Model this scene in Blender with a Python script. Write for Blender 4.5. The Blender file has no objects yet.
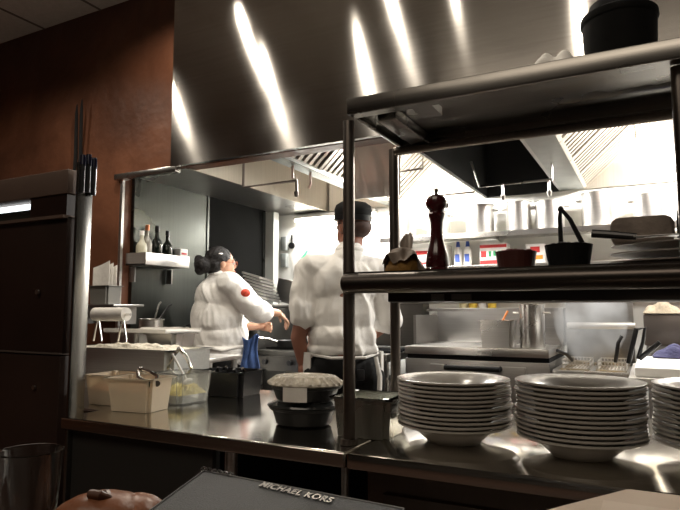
import bpy, bmesh, math, random
from mathutils import Vector, Matrix, Euler, noise
R = math.radians
random.seed(7)
scene = bpy.context.scene
COL = scene.collection

# ------------------------------------------------------------ materials
def new_mat(name):
    m = bpy.data.materials.new(name); m.use_nodes = True
    nt = m.node_tree; b = nt.nodes['Principled BSDF']
    return m, nt, b

def mat(name, col, rough=.5, metal=0., var=.0, scale=8., bump=0., bscale=60., **kw):
    """Principled material with a procedural colour variation and an optional fine bump."""
    m, nt, b = new_mat(name)
    b.inputs['Roughness'].default_value = rough
    b.inputs['Metallic'].default_value = metal
    tc = nt.nodes.new('ShaderNodeTexCoord')
    n = nt.nodes.new('ShaderNodeTexNoise'); n.inputs['Scale'].default_value = scale; n.inputs['Detail'].default_value = 4
    nt.links.new(tc.outputs['Object'], n.inputs['Vector'])
    r = nt.nodes.new('ShaderNodeValToRGB')
    c = Vector(col)
    r.color_ramp.elements[0].position = .3; r.color_ramp.elements[1].position = .7
    r.color_ramp.elements[0].color = (*(c*(1-var)), 1); r.color_ramp.elements[1].color = (*(c*(1+var)), 1)
    nt.links.new(n.outputs['Fac'], r.inputs['Fac']); nt.links.new(r.outputs['Color'], b.inputs['Base Color'])
    if bump:
        n2 = nt.nodes.new('ShaderNodeTexNoise'); n2.inputs['Scale'].default_value = bscale; n2.inputs['Detail'].default_value = 3
        nt.links.new(tc.outputs['Object'], n2.inputs['Vector'])
        bp = nt.nodes.new('ShaderNodeBump'); bp.inputs['Strength'].default_value = bump; bp.inputs['Distance'].default_value = .01
        nt.links.new(n2.outputs['Fac'], bp.inputs['Height']); nt.links.new(bp.outputs['Normal'], b.inputs['Normal'])
    for k, v in kw.items():
        b.inputs[k].default_value = v
    return m

def brushed(name, col, rough, along='X', aniso=.0, bump=.05, stretch=60):
    """Brushed stainless steel: fine streaks along one axis."""
    m, nt, b = new_mat(name)
    b.inputs['Metallic'].default_value = 1.
    b.inputs['Roughness'].default_value = rough
    tc = nt.nodes.new('ShaderNodeTexCoord'); mp = nt.nodes.new('ShaderNodeMapping')
    s = {'X': (.6, stretch, stretch), 'Y': (stretch, .6, stretch), 'Z': (stretch, stretch, .6)}[along]
    mp.inputs['Scale'].default_value = s
    nt.links.new(tc.outputs['Object'], mp.inputs['Vector'])
    n = nt.nodes.new('ShaderNodeTexNoise'); n.inputs['Scale'].default_value = 3; n.inputs['Detail'].default_value = 3
    nt.links.new(mp.outputs['Vector'], n.inputs['Vector'])
    n3 = nt.nodes.new('ShaderNodeTexNoise'); n3.inputs['Scale'].default_value = 2.2; n3.inputs['Detail'].default_value = 3
    nt.links.new(tc.outputs['Object'], n3.inputs['Vector'])
    mr = nt.nodes.new('ShaderNodeMapRange'); mr.inputs['From Min'].default_value = .3; mr.inputs['From Max'].default_value = .7
    mr.inputs['To Min'].default_value = rough*.75; mr.inputs['To Max'].default_value = rough*1.3
    nt.links.new(n3.outputs['Fac'], mr.inputs['Value']); nt.links.new(mr.outputs['Result'], b.inputs['Roughness'])
    r = nt.nodes.new('ShaderNodeValToRGB'); c = Vector(col)
    r.color_ramp.elements[0].position = .3; r.color_ramp.elements[1].position = .7
    r.color_ramp.elements[0].color = (*(c*.92), 1); r.color_ramp.elements[1].color = (*(c*1.06), 1)
    nt.links.new(n.outputs['Fac'], r.inputs['Fac']); nt.links.new(r.outputs['Color'], b.inputs['Base Color'])
    if bump:
        bp = nt.nodes.new('ShaderNodeBump'); bp.inputs['Strength'].default_value = bump; bp.inputs['Distance'].default_value = .002
        nt.links.new(n.outputs['Fac'], bp.inputs['Height']); nt.links.new(bp.outputs['Normal'], b.inputs['Normal'])
    if aniso:
        b.inputs['Anisotropic'].default_value = aniso
        cx = nt.nodes.new('ShaderNodeCombineXYZ'); cx.inputs['XYZ'.index(along)].default_value = 1.
        b.inputs['Anisotropic Rotation'].default_value = .25
        nt.links.new(cx.outputs['Vector'], b.inputs['Tangent'])
    return m

def glassy(name, col, rough=.05, ior=1.45, weight=1.):
    return mat(name, col, rough, 0, **{'Transmission Weight': weight, 'IOR': ior})

STEEL = brushed('brushed steel', (.62, .60, .57), .28)
STEEL_DK = brushed('dull steel', (.34, .33, .315), .35)
STEEL_TOP = brushed('counter steel', (.58, .55, .50), .13, bump=.02)
STEEL_HOOD = brushed('hood front steel', (.60, .575, .54), .165, 'X', 1., bump=.0)
STEEL_LT = brushed('bright steel', (.78, .76, .73), .35)
STEEL_POST = brushed('polished post steel', (.27, .265, .25), .2, 'Z', bump=.0)
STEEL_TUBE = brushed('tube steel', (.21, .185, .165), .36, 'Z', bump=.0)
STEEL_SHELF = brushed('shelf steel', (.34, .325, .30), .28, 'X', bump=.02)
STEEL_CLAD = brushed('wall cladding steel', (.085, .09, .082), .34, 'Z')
CHROME = mat('chrome', (.8, .79, .76), .1, 1)
DARKMETAL = mat('dark metal', (.05, .05, .05), .4, .6, .2)
BLACK = mat('black plastic', (.012, .012, .013), .28, 0, .2)
BLACKM = mat('matt black', (.008, .008, .008), .75, 0, .2, **{'Specular IOR Level': .15})
VOID = mat('near black recess', (.010, .010, .009), .6, 0, .2)  # near-black lining of the hood gap and filter backs
WHITE_WALL = mat('white kitchen wall', (.78, .77, .72), .45, 0, .03, 3)
FLOOR = mat('quarry tile', (.075, .045, .035), .45, 0, .25, 12)
PAPER = mat('paper', (.80, .77, .72), .8, 0, .04, 14, .3, 30)
TAUPE = mat('taupe cloth', (.27, .225, .19), .9, 0, .2, 20, .5, 90)
PORC = mat('porcelain', (.43, .40, .36), .22, 0, .03)
WHITE_PL = mat('white plastic', (.82, .80, .76), .35, 0, .03)
BEIGE_PL = mat('beige translucent tub', (.86, .76, .60), .35, 0, .04, 10, **{'Transmission Weight': .45, 'IOR': 1.15})
CLEAR_PL = glassy('clear plastic', (.86, .87, .84), .18, 1.25, .85)
CHEF = mat('white chef cotton', (.85, .83, .79), .85, 0, .04, 14, .25, 300)
APRON = mat('white apron cotton', (.70, .68, .64), .85, 0, .05, 14, .25, 300)
SKIN_F = mat('warm tan skin', (.47, .26, .17), .5, 0, .06, 20, **{'Subsurface Weight': .15, 'Subsurface Radius': (.02, .008, .004)})
SKIN_M = mat('ruddy skin', (.30, .13, .085), .5, 0, .08, 20, **{'Subsurface Weight': .15, 'Subsurface Radius': (.02, .008, .004)})
HAIR = mat('black hair', (.007, .005, .005), .55, 0, .3, 60, .5, 160)
BLUE = mat('blue cotton', (.05, .10, .26), .9, 0, .2, 30, .4, 200)
RED = mat('red', (.50, .03, .03), .5, 0, .1)
MILLRED = mat('burgundy lacquered wood', (.055, .006, .008), .18, 0, .25, 20, **{'Coat Weight': .6})
MAROON = mat('maroon plastic', (.07, .018, .014), .45, 0, .2)
GREEN = mat('green', (.03, .25, .10), .6, 0, .2)
BLUEINK = mat('blue print', (.04, .08, .3), .5)
YELLOW = mat('yellow sauce', (.75, .52, .06), .4, 0, .15)
ORANGE = mat('orange', (.80, .25, .03), .5)
FOOD = mat('brown food', (.30, .15, .08), .7, 0, .5, 40, .8, 80)
FOODY = mat('yellow food', (.62, .52, .16), .6, 0, .3, 40, .8, 80)
FOODW = mat('shredded white food', (.75, .70, .58), .7, 0, .2, 60, 1., 90)
WOODBR = mat('caramel leather', (.17, .055, .018), .35, 0, .35, 12, .2, 40)
LEATHER = mat('slate grey leather', (.020, .023, .028), .55, 0, .12, 30, .35, 500)
SILVER = mat('silver letters', (.85, .84, .82), .2, 1)
CRYSTAL = glassy('crystal', (1, 1, 1), .02, 1.6)
TABLEM = mat('dark table wood', (.022, .014, .010), .35, 0, .3, 6)
GLASS = glassy('drinking glass', (.96, .97, .96), .0, 1.45)
DKGLASS = mat('dark bottle glass', (.008, .012, .009), .06, 0, .2)
OLDWHITE = mat('cutting board white', (.85, .84, .80), .45, 0, .02)
COPPER_LAB = mat('copper foil', (.55, .20, .10), .35, .7, .1)
CREAM = mat('cream cloth', (.30, .25, .18), .9, 0, .2, 25, .6, 90)
PURPLE = mat('slate blue cloth', (.05, .05, .12), .9, 0, .2, 25, .5, 90)
BREAD = mat('golden crust', (.28, .15, .035), .7, 0, .35, 18, .5, 60)
GREASE = mat('aged trough metal', (.20, .21, .195), .35, .8, .15, 6)
FILTER = brushed('baffle steel', (.58, .54, .48), .42, 'X')
CREAMSTEEL = brushed('hood liner steel', (.50, .465, .40), .42, 'Z')

def wall_mat():
    m, nt, b = new_mat('burnished copper-brown plaster')
    tc = nt.nodes.new('ShaderNodeTexCoord')
    n = nt.nodes.new('ShaderNodeTexNoise'); n.inputs['Scale'].default_value = 1.3; n.inputs['Detail'].default_value = 7; n.inputs['Roughness'].default_value = .6
    n.inputs['Distortion'].default_value = .6
    nt.links.new(tc.outputs['Object'], n.inputs['Vector'])
    r = nt.nodes.new('ShaderNodeValToRGB')
    e = r.color_ramp.elements
    e[0].position = .28; e[0].color = (.060, .023, .012, 1)
    e[1].position = .75; e[1].color = (.22, .088, .046, 1)
    x = r.color_ramp.elements.new(.5); x.color = (.115, .044, .023, 1)
    nt.links.new(n.outputs['Fac'], r.inputs['Fac']); nt.links.new(r.outputs['Color'], b.inputs['Base Color'])
    b.inputs['Roughness'].default_value = .36
    n2 = nt.nodes.new('ShaderNodeTexNoise'); n2.inputs['Scale'].default_value = 7; n2.inputs['Detail'].default_value = 5
    nt.links.new(tc.outputs['Object'], n2.inputs['Vector'])
    bp = nt.nodes.new('ShaderNodeBump'); bp.inputs['Strength'].default_value = .35; bp.inputs['Distance'].default_value = .02
    nt.links.new(n2.outputs['Fac'], bp.inputs['Height']); nt.links.new(bp.outputs['Normal'], b.inputs['Normal'])
    return m
COPPERWALL = wall_mat()
DARKPANEL = mat('dark brown laminate', (.028, .014, .010), .4, 0, .25, 3)
RAILBROWN = mat('greyish brown rail', (.14, .095, .075), .5, 0, .1, 4)
TILE = mat('acoustic ceiling tile', (.62, .58, .52), .9, 0, .06, 30, .3, 120)
TGRID = mat('ceiling grid', (.16, .14, .12), .7)

def emit(name, col, s):
    m, nt, b = new_mat(name)
    b.inputs['Base Color'].default_value = (*col, 1)
    b.inputs['Emission Color'].default_value = (*col, 1)
    b.inputs['Emission Strength'].default_value = s
    return m
LAMP = emit('lamp glow', (1, .93, .80), 14)

# ------------------------------------------------------------ mesh helpers
class MB:
    """Collects shapes into one bmesh; build() links them as ONE mesh object."""
    def __init__(s): s.bm = bmesh.new(); s.mi = 0
    def _xf(s, vs, M):
        bmesh.ops.transform(s.bm, matrix=M, verts=vs)
    def _mark(s, f0):
        for f in s.bm.faces[f0:] if False else [f for f in s.bm.faces if f.index == -1]:
            pass
    def _fin(s, vs):
        done = set()
        for v in vs:
            for f in v.link_faces: f.material_index = s.mi
    def box(s, c, d, rz=0, rx=0, ry=0, bev=0, seg=2, taper=None):
        g = bmesh.ops.create_cube(s.bm, size=1.)
        vs = g['verts']
        for v in vs:
            k = 1. if (taper is None or v.co.z > 0) else taper
            v.co.x *= d[0]*k; v.co.y *= d[1]*k; v.co.z *= d[2]
        if bev:
            es = list({e for v in vs for e in v.link_edges})
            r = bmesh.ops.bevel(s.bm, geom=es, offset=bev, segments=seg, profile=.5, affect='EDGES')
            vs = list({v for f in r['faces'] for v in f.verts} | {v for v in vs if v.is_valid})
        s._xf(vs, Matrix.Translation(c) @ Euler((rx, ry, rz)).to_matrix().to_4x4())
        s._fin(vs); return s
    def cyl(s, a, b, r, r2=None, seg=20, cap=True):
        a = Vector(a); b = Vector(b); d = b-a; L = d.length
        g = bmesh.ops.create_cone(s.bm, cap_ends=cap, segments=seg, radius1=r, radius2=r if r2 is None else r2, depth=L)
        s._xf(g['verts'], Matrix.Translation((a+b)/2) @ d.to_track_quat('Z', 'Y').to_matrix().to_4x4())
        s._fin(g['verts']); return s
    def ball(s, c, r, sc=(1, 1, 1), rot=(0, 0, 0), seg=20):
        g = bmesh.ops.create_uvsphere(s.bm, u_segments=seg, v_segments=seg//2+2, radius=r)
        s._xf(g['verts'], Matrix.Translation(c) @ Euler(rot).to_matrix().to_4x4() @ Matrix.Diagonal((*sc, 1)))
        s._fin(g['verts']); return s
    def tube(s, pts, r, seg=10, closed=False):
        pts = [Vector(p) for p in pts]; n = len(pts); rings = []
        up = Vector((0, 0, 1))
        for i, p in enumerate(pts):
            if closed: t = pts[(i+1) % n]-pts[i-1]
            else: t = pts[min(i+1, n-1)]-pts[max(i-1, 0)]
            t.normalize()
            if abs(t.dot(up)) > .95: up = Vector((1, 0, 0)) if abs(t.x) < .9 else Vector((0, 1, 0))
            u = t.cross(up).normalized(); w = t.cross(u).normalized()
            rr = r[i] if isinstance(r, (list, tuple)) else r
            rings.append([s.bm.verts.new(p+u*rr*math.cos(2*math.pi*k/seg)+w*rr*math.sin(2*math.pi*k/seg)) for k in range(seg)])
            up = w if False else up
        fs = []
        for i in range(n if closed else n-1):
            A = rings[i]; B = rings[(i+1) % n]
            for k in range(seg):
                fs.append(s.bm.faces.new((A[k], A[(k+1) % seg], B[(k+1) % seg], B[k])))
        if not closed:
            fs.append(s.bm.faces.new(rings[0][::-1])); fs.append(s.bm.faces.new(rings[-1]))
        for f in fs: f.material_index = s.mi
        return s
    def lathe(s, prof, c=(0, 0, 0), seg=40, sc=(1, 1), wave=None):
        """prof: (radius, z) from the bottom to the top; radius 0 closes."""
        rings = []
        for i, (r, z) in enumerate(prof):
            if r < 1e-6: rings.append([s.bm.verts.new((c[0], c[1], c[2]+z))])
            else:
                ring = []
                for k in range(seg):
                    a = 2*math.pi*k/seg; rr = r*(1+(wave(i, a) if wave else 0))
                    ring.append(s.bm.verts.new((c[0]+rr*sc[0]*math.cos(a), c[1]+rr*sc[1]*math.sin(a), c[2]+z)))
                rings.append(ring)
        for i in range(len(rings)-1):
            A, B = rings[i], rings[i+1]
            for k in range(seg):
                j = (k+1) % seg
                if len(A) == 1 and len(B) == 1: continue
                if len(A) == 1: f = s.bm.faces.new((A[0], B[k], B[j])) if False else s.bm.faces.new((B[j], B[k], A[0]))
                elif len(B) == 1: f = s.bm.faces.new((A[k], A[j], B[0]))
                else: f = s.bm.faces.new((A[k], A[j], B[j], B[k]))
                f.material_index = s.mi
        return s
    def prism(s, poly, axis, a, b):
        """poly of 2D points extruded along an axis from a to b."""
        def P(u, v, w): return {'X': (w, u, v), 'Y': (u, w, v), 'Z': (u, v, w)}[axis]
        A = [s.bm.verts.new(P(u, v, a)) for u, v in poly]; B = [s.bm.verts.new(P(u, v, b)) for u, v in poly]
        n = len(poly)
        fs = [s.bm.faces.new(A[::-1]), s.bm.faces.new(B)]
        for k in range(n): fs.append(s.bm.faces.new((A[k], A[(k+1) % n], B[(k+1) % n], B[k])))
        for f in fs: f.material_index = s.mi
        bmesh.ops.recalc_face_normals(s.bm, faces=fs)
        return s
    def grid(s, fn, nu, nv, thick=0.):
        """fn(u,v)->point; a sheet, thickened by a second layer along its normal when asked."""
        V = [[s.bm.verts.new(fn(i/nu, j/nv)) for j in range(nv+1)] for i in range(nu+1)]
        fs = [s.bm.faces.new((V[i][j], V[i+1][j], V[i+1][j+1], V[i][j+1])) for i in range(nu) for j in range(nv)]
        for f in fs: f.material_index = s.mi
        if thick:
            bmesh.ops.recalc_face_normals(s.bm, faces=fs)
            bmesh.ops.solidify(s.bm, geom=fs, thickness=thick)
        return s
    def mat(s, i): s.mi = i; return s
    def build(s, name, mats, parent=None, loc=None, rz=0, smooth=35, bevel=0, recalc=True):
        if recalc: bmesh.ops.recalc_face_normals(s.bm, faces=s.bm.faces)
        me = bpy.data.meshes.new(name); s.bm.to_mesh(me); s.bm.free()
        for m in (mats if isinstance(mats, (list, tuple)) else [mats]): me.materials.append(m)
        if smooth:
            for p in me.polygons: p.use_smooth = True
            me.set_sharp_from_angle(angle=R(smooth))
        o = bpy.data.objects.new(name, me); COL.objects.link(o)
        if parent: o.parent = parent
        if loc: o.location = loc
        o.rotation_euler.z = rz
        if bevel:
            b = o.modifiers.new('bevel', 'BEVEL'); b.width = bevel; b.segments = 2; b.limit_method = 'ANGLE'
        return o

def tag(o, label, cat, group=None):
    o['label'] = label; o['category'] = cat
    if group: o['group'] = group
    return o
def struct(o): o['kind'] = 'structure'; return o
def thing(name, label, cat, loc=(0, 0, 0), rz=0, group=None):
    o = bpy.data.objects.new(name, None); COL.objects.link(o); o.location = loc; o.rotation_euler = (0, 0, rz)
    o.empty_display_size = .05
    return tag(o, label, cat, group)
def copy_tree(o, parent=None):
    c = o.copy(); COL.objects.link(c)
    if parent: c.parent = parent
    for ch in list(o.children): copy_tree(ch, c)
    return c

# ------------------------------------------------------------ the room
struct(MB().box((-.9, 1.2, -.05), (9.4, 8.2, .1)).build('floor', FLOOR))
cm = MB().box((-.9, 1.2, 3.41), (9.4, 8.2, .1))
cm.mat(1)
for k in range(16): cm.box((-5.2+k*.61, 1.2, 3.358), (.018, 8.1, .006))
for k in range(14): cm.box((-.9, -2.6+k*.61, 3.358), (9.3, .018, .006))
struct(cm.build('ceiling', [TILE, TGRID]))
struct(MB().prism([(-5.43, 0), (-3.10, 0), (-3.10, 2.14), (-2.57, 2.14), (-2.57, 3.36), (-5.43, 3.36)], 'Y', 2.76, 2.88).build('wall_front', COPPERWALL))
w = MB().box((.2, 2.82, 2.745), (5.5, .1, 1.23))
struct(w.build('wall_bulkhead', COPPERWALL))
struct(MB().box((-.9, 4.73, 1.68), (9.4, .1, 3.36)).build('wall_back', WHITE_WALL))
struct(MB().box((-5.45, 1.2, 1.68), (.1, 8.2, 3.36)).build('wall_left', COPPERWALL))
struct(MB().box((3.0, 1.2, 1.68), (.1, 8.2, 3.36)).build('wall_right', mat('dim side wall', (.16, .15, .135), .6, 0, .1, 2)))
struct(MB().box((-.9, -2.85, 1.68), (9.4, .1, 3.36)).build('wall_rear', mat('dim dining room wall', (.055, .050, .045), .6, 0, .2, 2)))
# steel clad side wall of the alcove
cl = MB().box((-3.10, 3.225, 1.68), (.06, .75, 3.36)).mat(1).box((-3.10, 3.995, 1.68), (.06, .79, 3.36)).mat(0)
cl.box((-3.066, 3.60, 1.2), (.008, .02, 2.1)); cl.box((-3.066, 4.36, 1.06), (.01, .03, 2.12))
struct(cl.build('wall_alcove', [STEEL_CLAD, mat('near black slate cladding', (.008, .008, .0075), .85, 0, .15, 3, **{'Specular IOR Level': .05})]))  # far half of the cladding near black, near half steel
struct(MB().box((-3.025, 4.43, 1.06), (.09, .08, 2.12)).build('trim_1', mat('light grey corner post', (.42, .43, .40), .5)))
tr = MB().box((-3.085, 2.757, 1.06), (.022, .02, 2.12))
struct(tr.build('trim_2', STEEL_LT))
tr = MB().box((-2.86, 2.745, 2.115), (.54, .05, .04), bev=.004)
struct(tr.build('trim_3', STEEL))
struct(MB().box((-2.85, 3.75, 2.15), (.50, 1.85, .03)).build('ceiling_alcove', STEEL_DK))

# ------------------------------------------------------------ exhaust hood
hood = thing('exhaust_hood', 'huge stainless exhaust hood with streaked front panel hanging over the cook line', 'range hood', (0, 2.76, 2.13))
def H(mb, name, m, **k):
    bmesh.ops.translate(mb.bm, verts=mb.bm.verts, vec=(0, -2.76, -2.13)); return mb.build(name, m, hood, **k)
fp = MB().box((-.02, 2.735, 2.745), (5.22, .03, 1.23))
H(fp, 'front_panel', STEEL_HOOD)
def side(x, a=2.82, b=4.68): return MB().box((x, (a+b)/2, 2.70), (.02, b-a, 1.14))
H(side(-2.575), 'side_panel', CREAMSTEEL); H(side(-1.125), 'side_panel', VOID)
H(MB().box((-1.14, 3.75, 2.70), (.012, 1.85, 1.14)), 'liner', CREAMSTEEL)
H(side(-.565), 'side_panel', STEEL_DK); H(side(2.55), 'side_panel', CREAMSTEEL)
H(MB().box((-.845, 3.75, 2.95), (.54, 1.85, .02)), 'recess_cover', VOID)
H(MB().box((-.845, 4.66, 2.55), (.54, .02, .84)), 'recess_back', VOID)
H(MB().box((-1.85, 4.66, 2.70), (1.40, .02, 1.14)), 'back_panel', CREAMSTEEL)
H(MB().box((1.0, 4.66, 2.70), (3.1, .02, 1.14)), 'back_panel', CREAMSTEEL)
H(MB().box((-1.85, 3.75, 3.28), (1.40, 1.85, .02)), 'top_panel', CREAMSTEEL)
H(MB().box((1.0, 3.75, 3.28), (3.1, 1.85, .02)), 'top_panel', CREAMSTEEL)
def trough(x, w): 
    m = MB().prism([(x-w/2, 2.13), (x+w/2, 2.13), (x+w/2, 2.20), (x+w/2-.012, 2.20), (x+w/2-.012, 2.145), (x-w/2+.012, 2.145), (x-w/2+.012, 2.20), (x-w/2, 2.20)], 'Y', 2.82, 4.64)
    return m
H(trough(-1.93, .10), 'grease_trough', GREASE)
H(trough(-.475, .16), 'grease_trough', GREASE)
def filt(x0, j):
    """one baffle filter module: a frame, raised slats and the dark slots between them"""
    y0 = 2.85+j*.45; m = MB()
    th = R(43); L = .98; ux, uz = math.cos(th), math.sin(th); nx, nz = math.sin(th), -math.cos(th)
    cx, cz = x0+ux*L/2, 2.15+uz*L/2
    m.mat(1).box((cx-nx*.02, y0+.22, cz-nz*.02), (L, .44, .01), ry=-th)
    m.mat(0)
    for e in (0, .44): m.box((cx, y0+e, cz), (L, .02, .035), ry=-th)
    for e in (-L/2, 0, L/2): m.box((cx+ux*e, y0+.22, cz+uz*e), (.025, .44, .035), ry=-th)
    for k in range(6): m.box((cx, y0+.055+k*.066, cz), (L, .031, .022), ry=-th)
    return m
for x0 in (-1.90, -.40):
    for j in range(4): H(filt(x0, j), 'baffle_filter', [FILTER, VOID], smooth=0)
# crinkled divider sheet inside the hood, base colour whitened so it looks lit
rnd = [random.uniform(-1, 1) for _ in range(400)]
def div(u, v):
    return (-1.70+.385*u, 3.30+.007*math.sin(u*13+v*6)*math.sin(v*9+u*5)+.002*math.sin(u*31+v*27), 1.93+.98*v)
H(MB().grid(div, 40, 60, .006), 'divider_sheet', mat('whitened crinkled sheet', (.82, .80, .76), .3, .35), smooth=60)
# fire suppression pipes with drop nozzles
def pipe(pts, drop): 
    m = MB().tube(pts, .009)
    for d in drop: m.cyl(d, (d[0], d[1], d[2]-.07), .008).cyl((d[0], d[1], d[2]-.07), (d[0], d[1], d[2]-.10), .016, .010)
    return m
H(pipe([(-2.31, 3.05, 2.62), (-2.31, 3.05, 2.03), (-1.90, 3.05, 2.03)], [(-1.905, 3.05, 2.03)]), 'suppression_pipe', STEEL_TUBE)
H(pipe([(-1.40, 3.35, 2.09), (-1.19, 3.35, 2.09), (-1.19, 3.35, 2.30)], []), 'suppression_pipe', STEEL_TUBE)
H(pipe([(-1.45, 4.2, 2.09), (-1.10, 4.2, 2.09), (-1.10, 4.2, 2.2)], [(-1.31, 4.2, 2.09)]), 'suppression_pipe', STEEL_TUBE)
H(pipe([(-1.0, 3.75, 2.2), (-.95, 3.75, 2.03), (-.50, 3.75, 2.03), (-.50, 3.75, 2.16)], [(-.80, 3.75, 2.03), (-.52, 3.75, 2.03)]), 'suppression_pipe', STEEL)
HOOKM = mat('pinkish white hook', (.7, .55, .5), .5)
H(MB().cyl((-1.94, 3.06, 2.14), (-1.94, 3.06, 2.05), .009), 'hook', HOOKM)
H(MB().tube([(-1.93, 3.26, 2.14), (-1.93, 3.26, 2.08), (-1.92, 3.25, 2.05), (-1.935, 3.25, 2.02)], .008), 'hook', HOOKM)
# hood lamps: glowing globes in wire cages
def hlamp(x, y, z):
    l = MB().cyl((x, y, z+.06), (x, y, z+.12), .05).build('lamp_base', STEEL, hood, (0, -2.76, -2.13))
    g = MB().ball((x, y, z), .055, (1, 1, 1.2)).build('bulb', LAMP, hood, (0, -2.76, -2.13))
for p in ((-2.28, 3.3, 2.92), (-1.78, 3.95, 2.32), (1.1, 3.3, 2.62), (.32, 4.05, 2.42)): hlamp(*p)

# ------------------------------------------------------------ pass counter
tb = thing('prep_table', 'left stainless prep table with open black space and white leg below', 'table', (-1.4, 1.6, 0))
def L_(mb, o, name, m, **k):
    M = Matrix.Translation(-Vector(o.location))
    bmesh.ops.transform(mb.bm, matrix=M, verts=mb.bm.verts); return mb.build(name, m, o, **k)
L_(MB().prism([(-1.595, 1.22), (-.628, 1.22), (-.628, 2.02), (-2.2, 2.02), (-2.2, 1.36), (-1.595, 1.36)], 'Z', .874, .910), tb, 'tabletop', STEEL_TOP, bevel=.005)
for x, y in ((-1.01, 1.30), (-.66, 1.95), (-1.95, 1.95), (-1.0, 1.95)):
    L_(MB().cyl((x, y, .02), (x, y, .875), .017).cyl((x, y, 0), (x, y, .03), .022), tb, 'leg', STEEL_LT)
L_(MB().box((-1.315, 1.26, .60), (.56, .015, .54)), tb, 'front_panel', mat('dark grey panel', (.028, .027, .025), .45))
L_(MB().box((-1.12, 1.98, .44), (.94, .02, .86)), tb, 'black_backing', BLACKM)  # black sheet added to stand for the darkness under the table
L_(MB().box((-1.41, 1.65, .30), (1.5, .7, .02)), tb, 'undershelf', STEEL_DK)
cb = thing('pass_cabinet', 'right stainless pass cabinet whose top carries the plate stacks', 'cabinet', (.35, 1.6, 0))
L_(MB().box((.435, 1.62, .892), (2.12, .80, .036), bev=.006), cb, 'worktop', STEEL_TOP)
L_(MB().box((.435, 1.66, .44), (2.10, .70, .87), bev=.004), cb, 'body', brushed('warm dark steel', (.25, .20, .165), .25, 'Z'))
for k in range(3):
    d = L_(MB().box((-.24+k*.70, 1.30, .46), (.66, .02, .70), bev=.004), cb, 'door', brushed('door steel', (.26, .21, .175), .22, 'Z'))
    h = MB().tube([(-.05+k*.70-.1, 1.29, .77), (-.05+k*.7-.1, 1.26, .77), (.08+k*.70-.1, 1.26, .77), (.08+k*.70-.1, 1.29, .77)], .007)
    bmesh.ops.translate(h.bm, verts=h.bm.verts, vec=(-.35, -1.6, 0)); h.build('handle', STEEL, d)

# double overshelf
sh = thing('overshelf_rack', 'two-tier stainless overshelf on round posts standing on the pass counter', 'shelf', (0, 1.42, .91))
for x in (-.655, .068, .79):
    for y in (1.295, 1.59):
        if y > 1.5 and 0 < x < .1: x = .33
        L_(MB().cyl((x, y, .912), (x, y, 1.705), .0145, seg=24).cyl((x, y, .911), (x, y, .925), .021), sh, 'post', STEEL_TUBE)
us = MB().box((.30, 1.425, 1.735), (1.87, .36, .006))
us.box((.30, 1.25, 1.725), (1.87, .012, .04), bev=.003); us.box((.30, 1.60, 1.722), (1.87, .012, .034), bev=.003)
us.box((-.632, 1.425, 1.725), (.012, .34, .034), bev=.003)
us.box((.30, 1.262, 1.706), (1.85, .03, .004)).box((.30, 1.585, 1.706), (1.85, .03, .004))
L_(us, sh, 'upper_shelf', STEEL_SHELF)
L_(MB().box((-.56, 1.44, 1.715), (.05, .25, .03), bev=.003).box((-.46, 1.33, 1.72), (.05, .08, .02)), sh, 'bracket', STEEL_SHELF)
L_(MB().cyl((-.64, 1.56, 1.690), (1.2, 1.56, 1.690), .012), sh, 'rail', STEEL_TUBE)
ls = MB().box((.29, 1.44, 1.318), (1.87, .36, .008))
ls.cyl((-.645, 1.262, 1.295), (1.22, 1.262, 1.295), .024, seg=28).ball((-.645, 1.262, 1.295), .024, (.5, 1, 1))
ls.box((.30, 1.61, 1.30), (1.86, .012, .04), bev=.003)
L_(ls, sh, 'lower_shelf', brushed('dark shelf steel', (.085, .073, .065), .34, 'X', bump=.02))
L_(MB().box((.33, 1.435, 1.281), (1.77, .27, .062), bev=.004), sh, 'heat_strip', mat('brown black housing', (.014, .009, .008), .3))
L_(MB().box((-.375, 1.2985, 1.261), (.045, .003, .013)).box((-.43, 1.2985, 1.261), (.03, .003, .014)), sh, 'switch_plate', [mat('grey switch', (.16, .15, .14), .3)])

# ------------------------------------------------------------ plates
def plate_mb():
    r = .137
    return MB().lathe([(rr, zz) for rr, zz in [(0, .003), (.060, .003), (.062, 0), (.066, 0), (.068, .004), (.088, .022), (.108, .034), (r-.003, .0405), (r+.0012, .043), (r+.0008, .0465), (r-.003, .0472), (.107, .0385), (.085, .026), (.0655, .009), (.055, .0062), (0, .0062)]], seg=56)
plate0 = plate_mb().build('dinner_plate', PORC, smooth=50)
first = True
for si, (x, y, n, where) in enumerate(((-.443, 1.455, 12, 'the stack nearest the steel pan'), (-.152, 1.445, 13, 'the middle stack on the pass'), (.131, 1.50, 13, 'the stack cut off by the frame'))):
    for k in range(n):
        o = plate0 if first else plate0.copy()
        if not first: COL.objects.link(o)
        first = False
        o.location = (x+random.uniform(-.003, .003), y+random.uniform(-.003, .003), .9105+k*.0098)
        o.rotation_euler = (0, 0, random.uniform(0, 6))
        pos = 'topmost' if k == n-1 else 'lowest' if k == 0 else None
        if pos: tag(o, f'cream round dinner plate, {pos} of {where}', 'plate', 'dinner plates stacked on the pass')
        else: tag(o, f'cream round dinner plate in the body of {where}', 'plate', f'plates in {where}')

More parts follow.
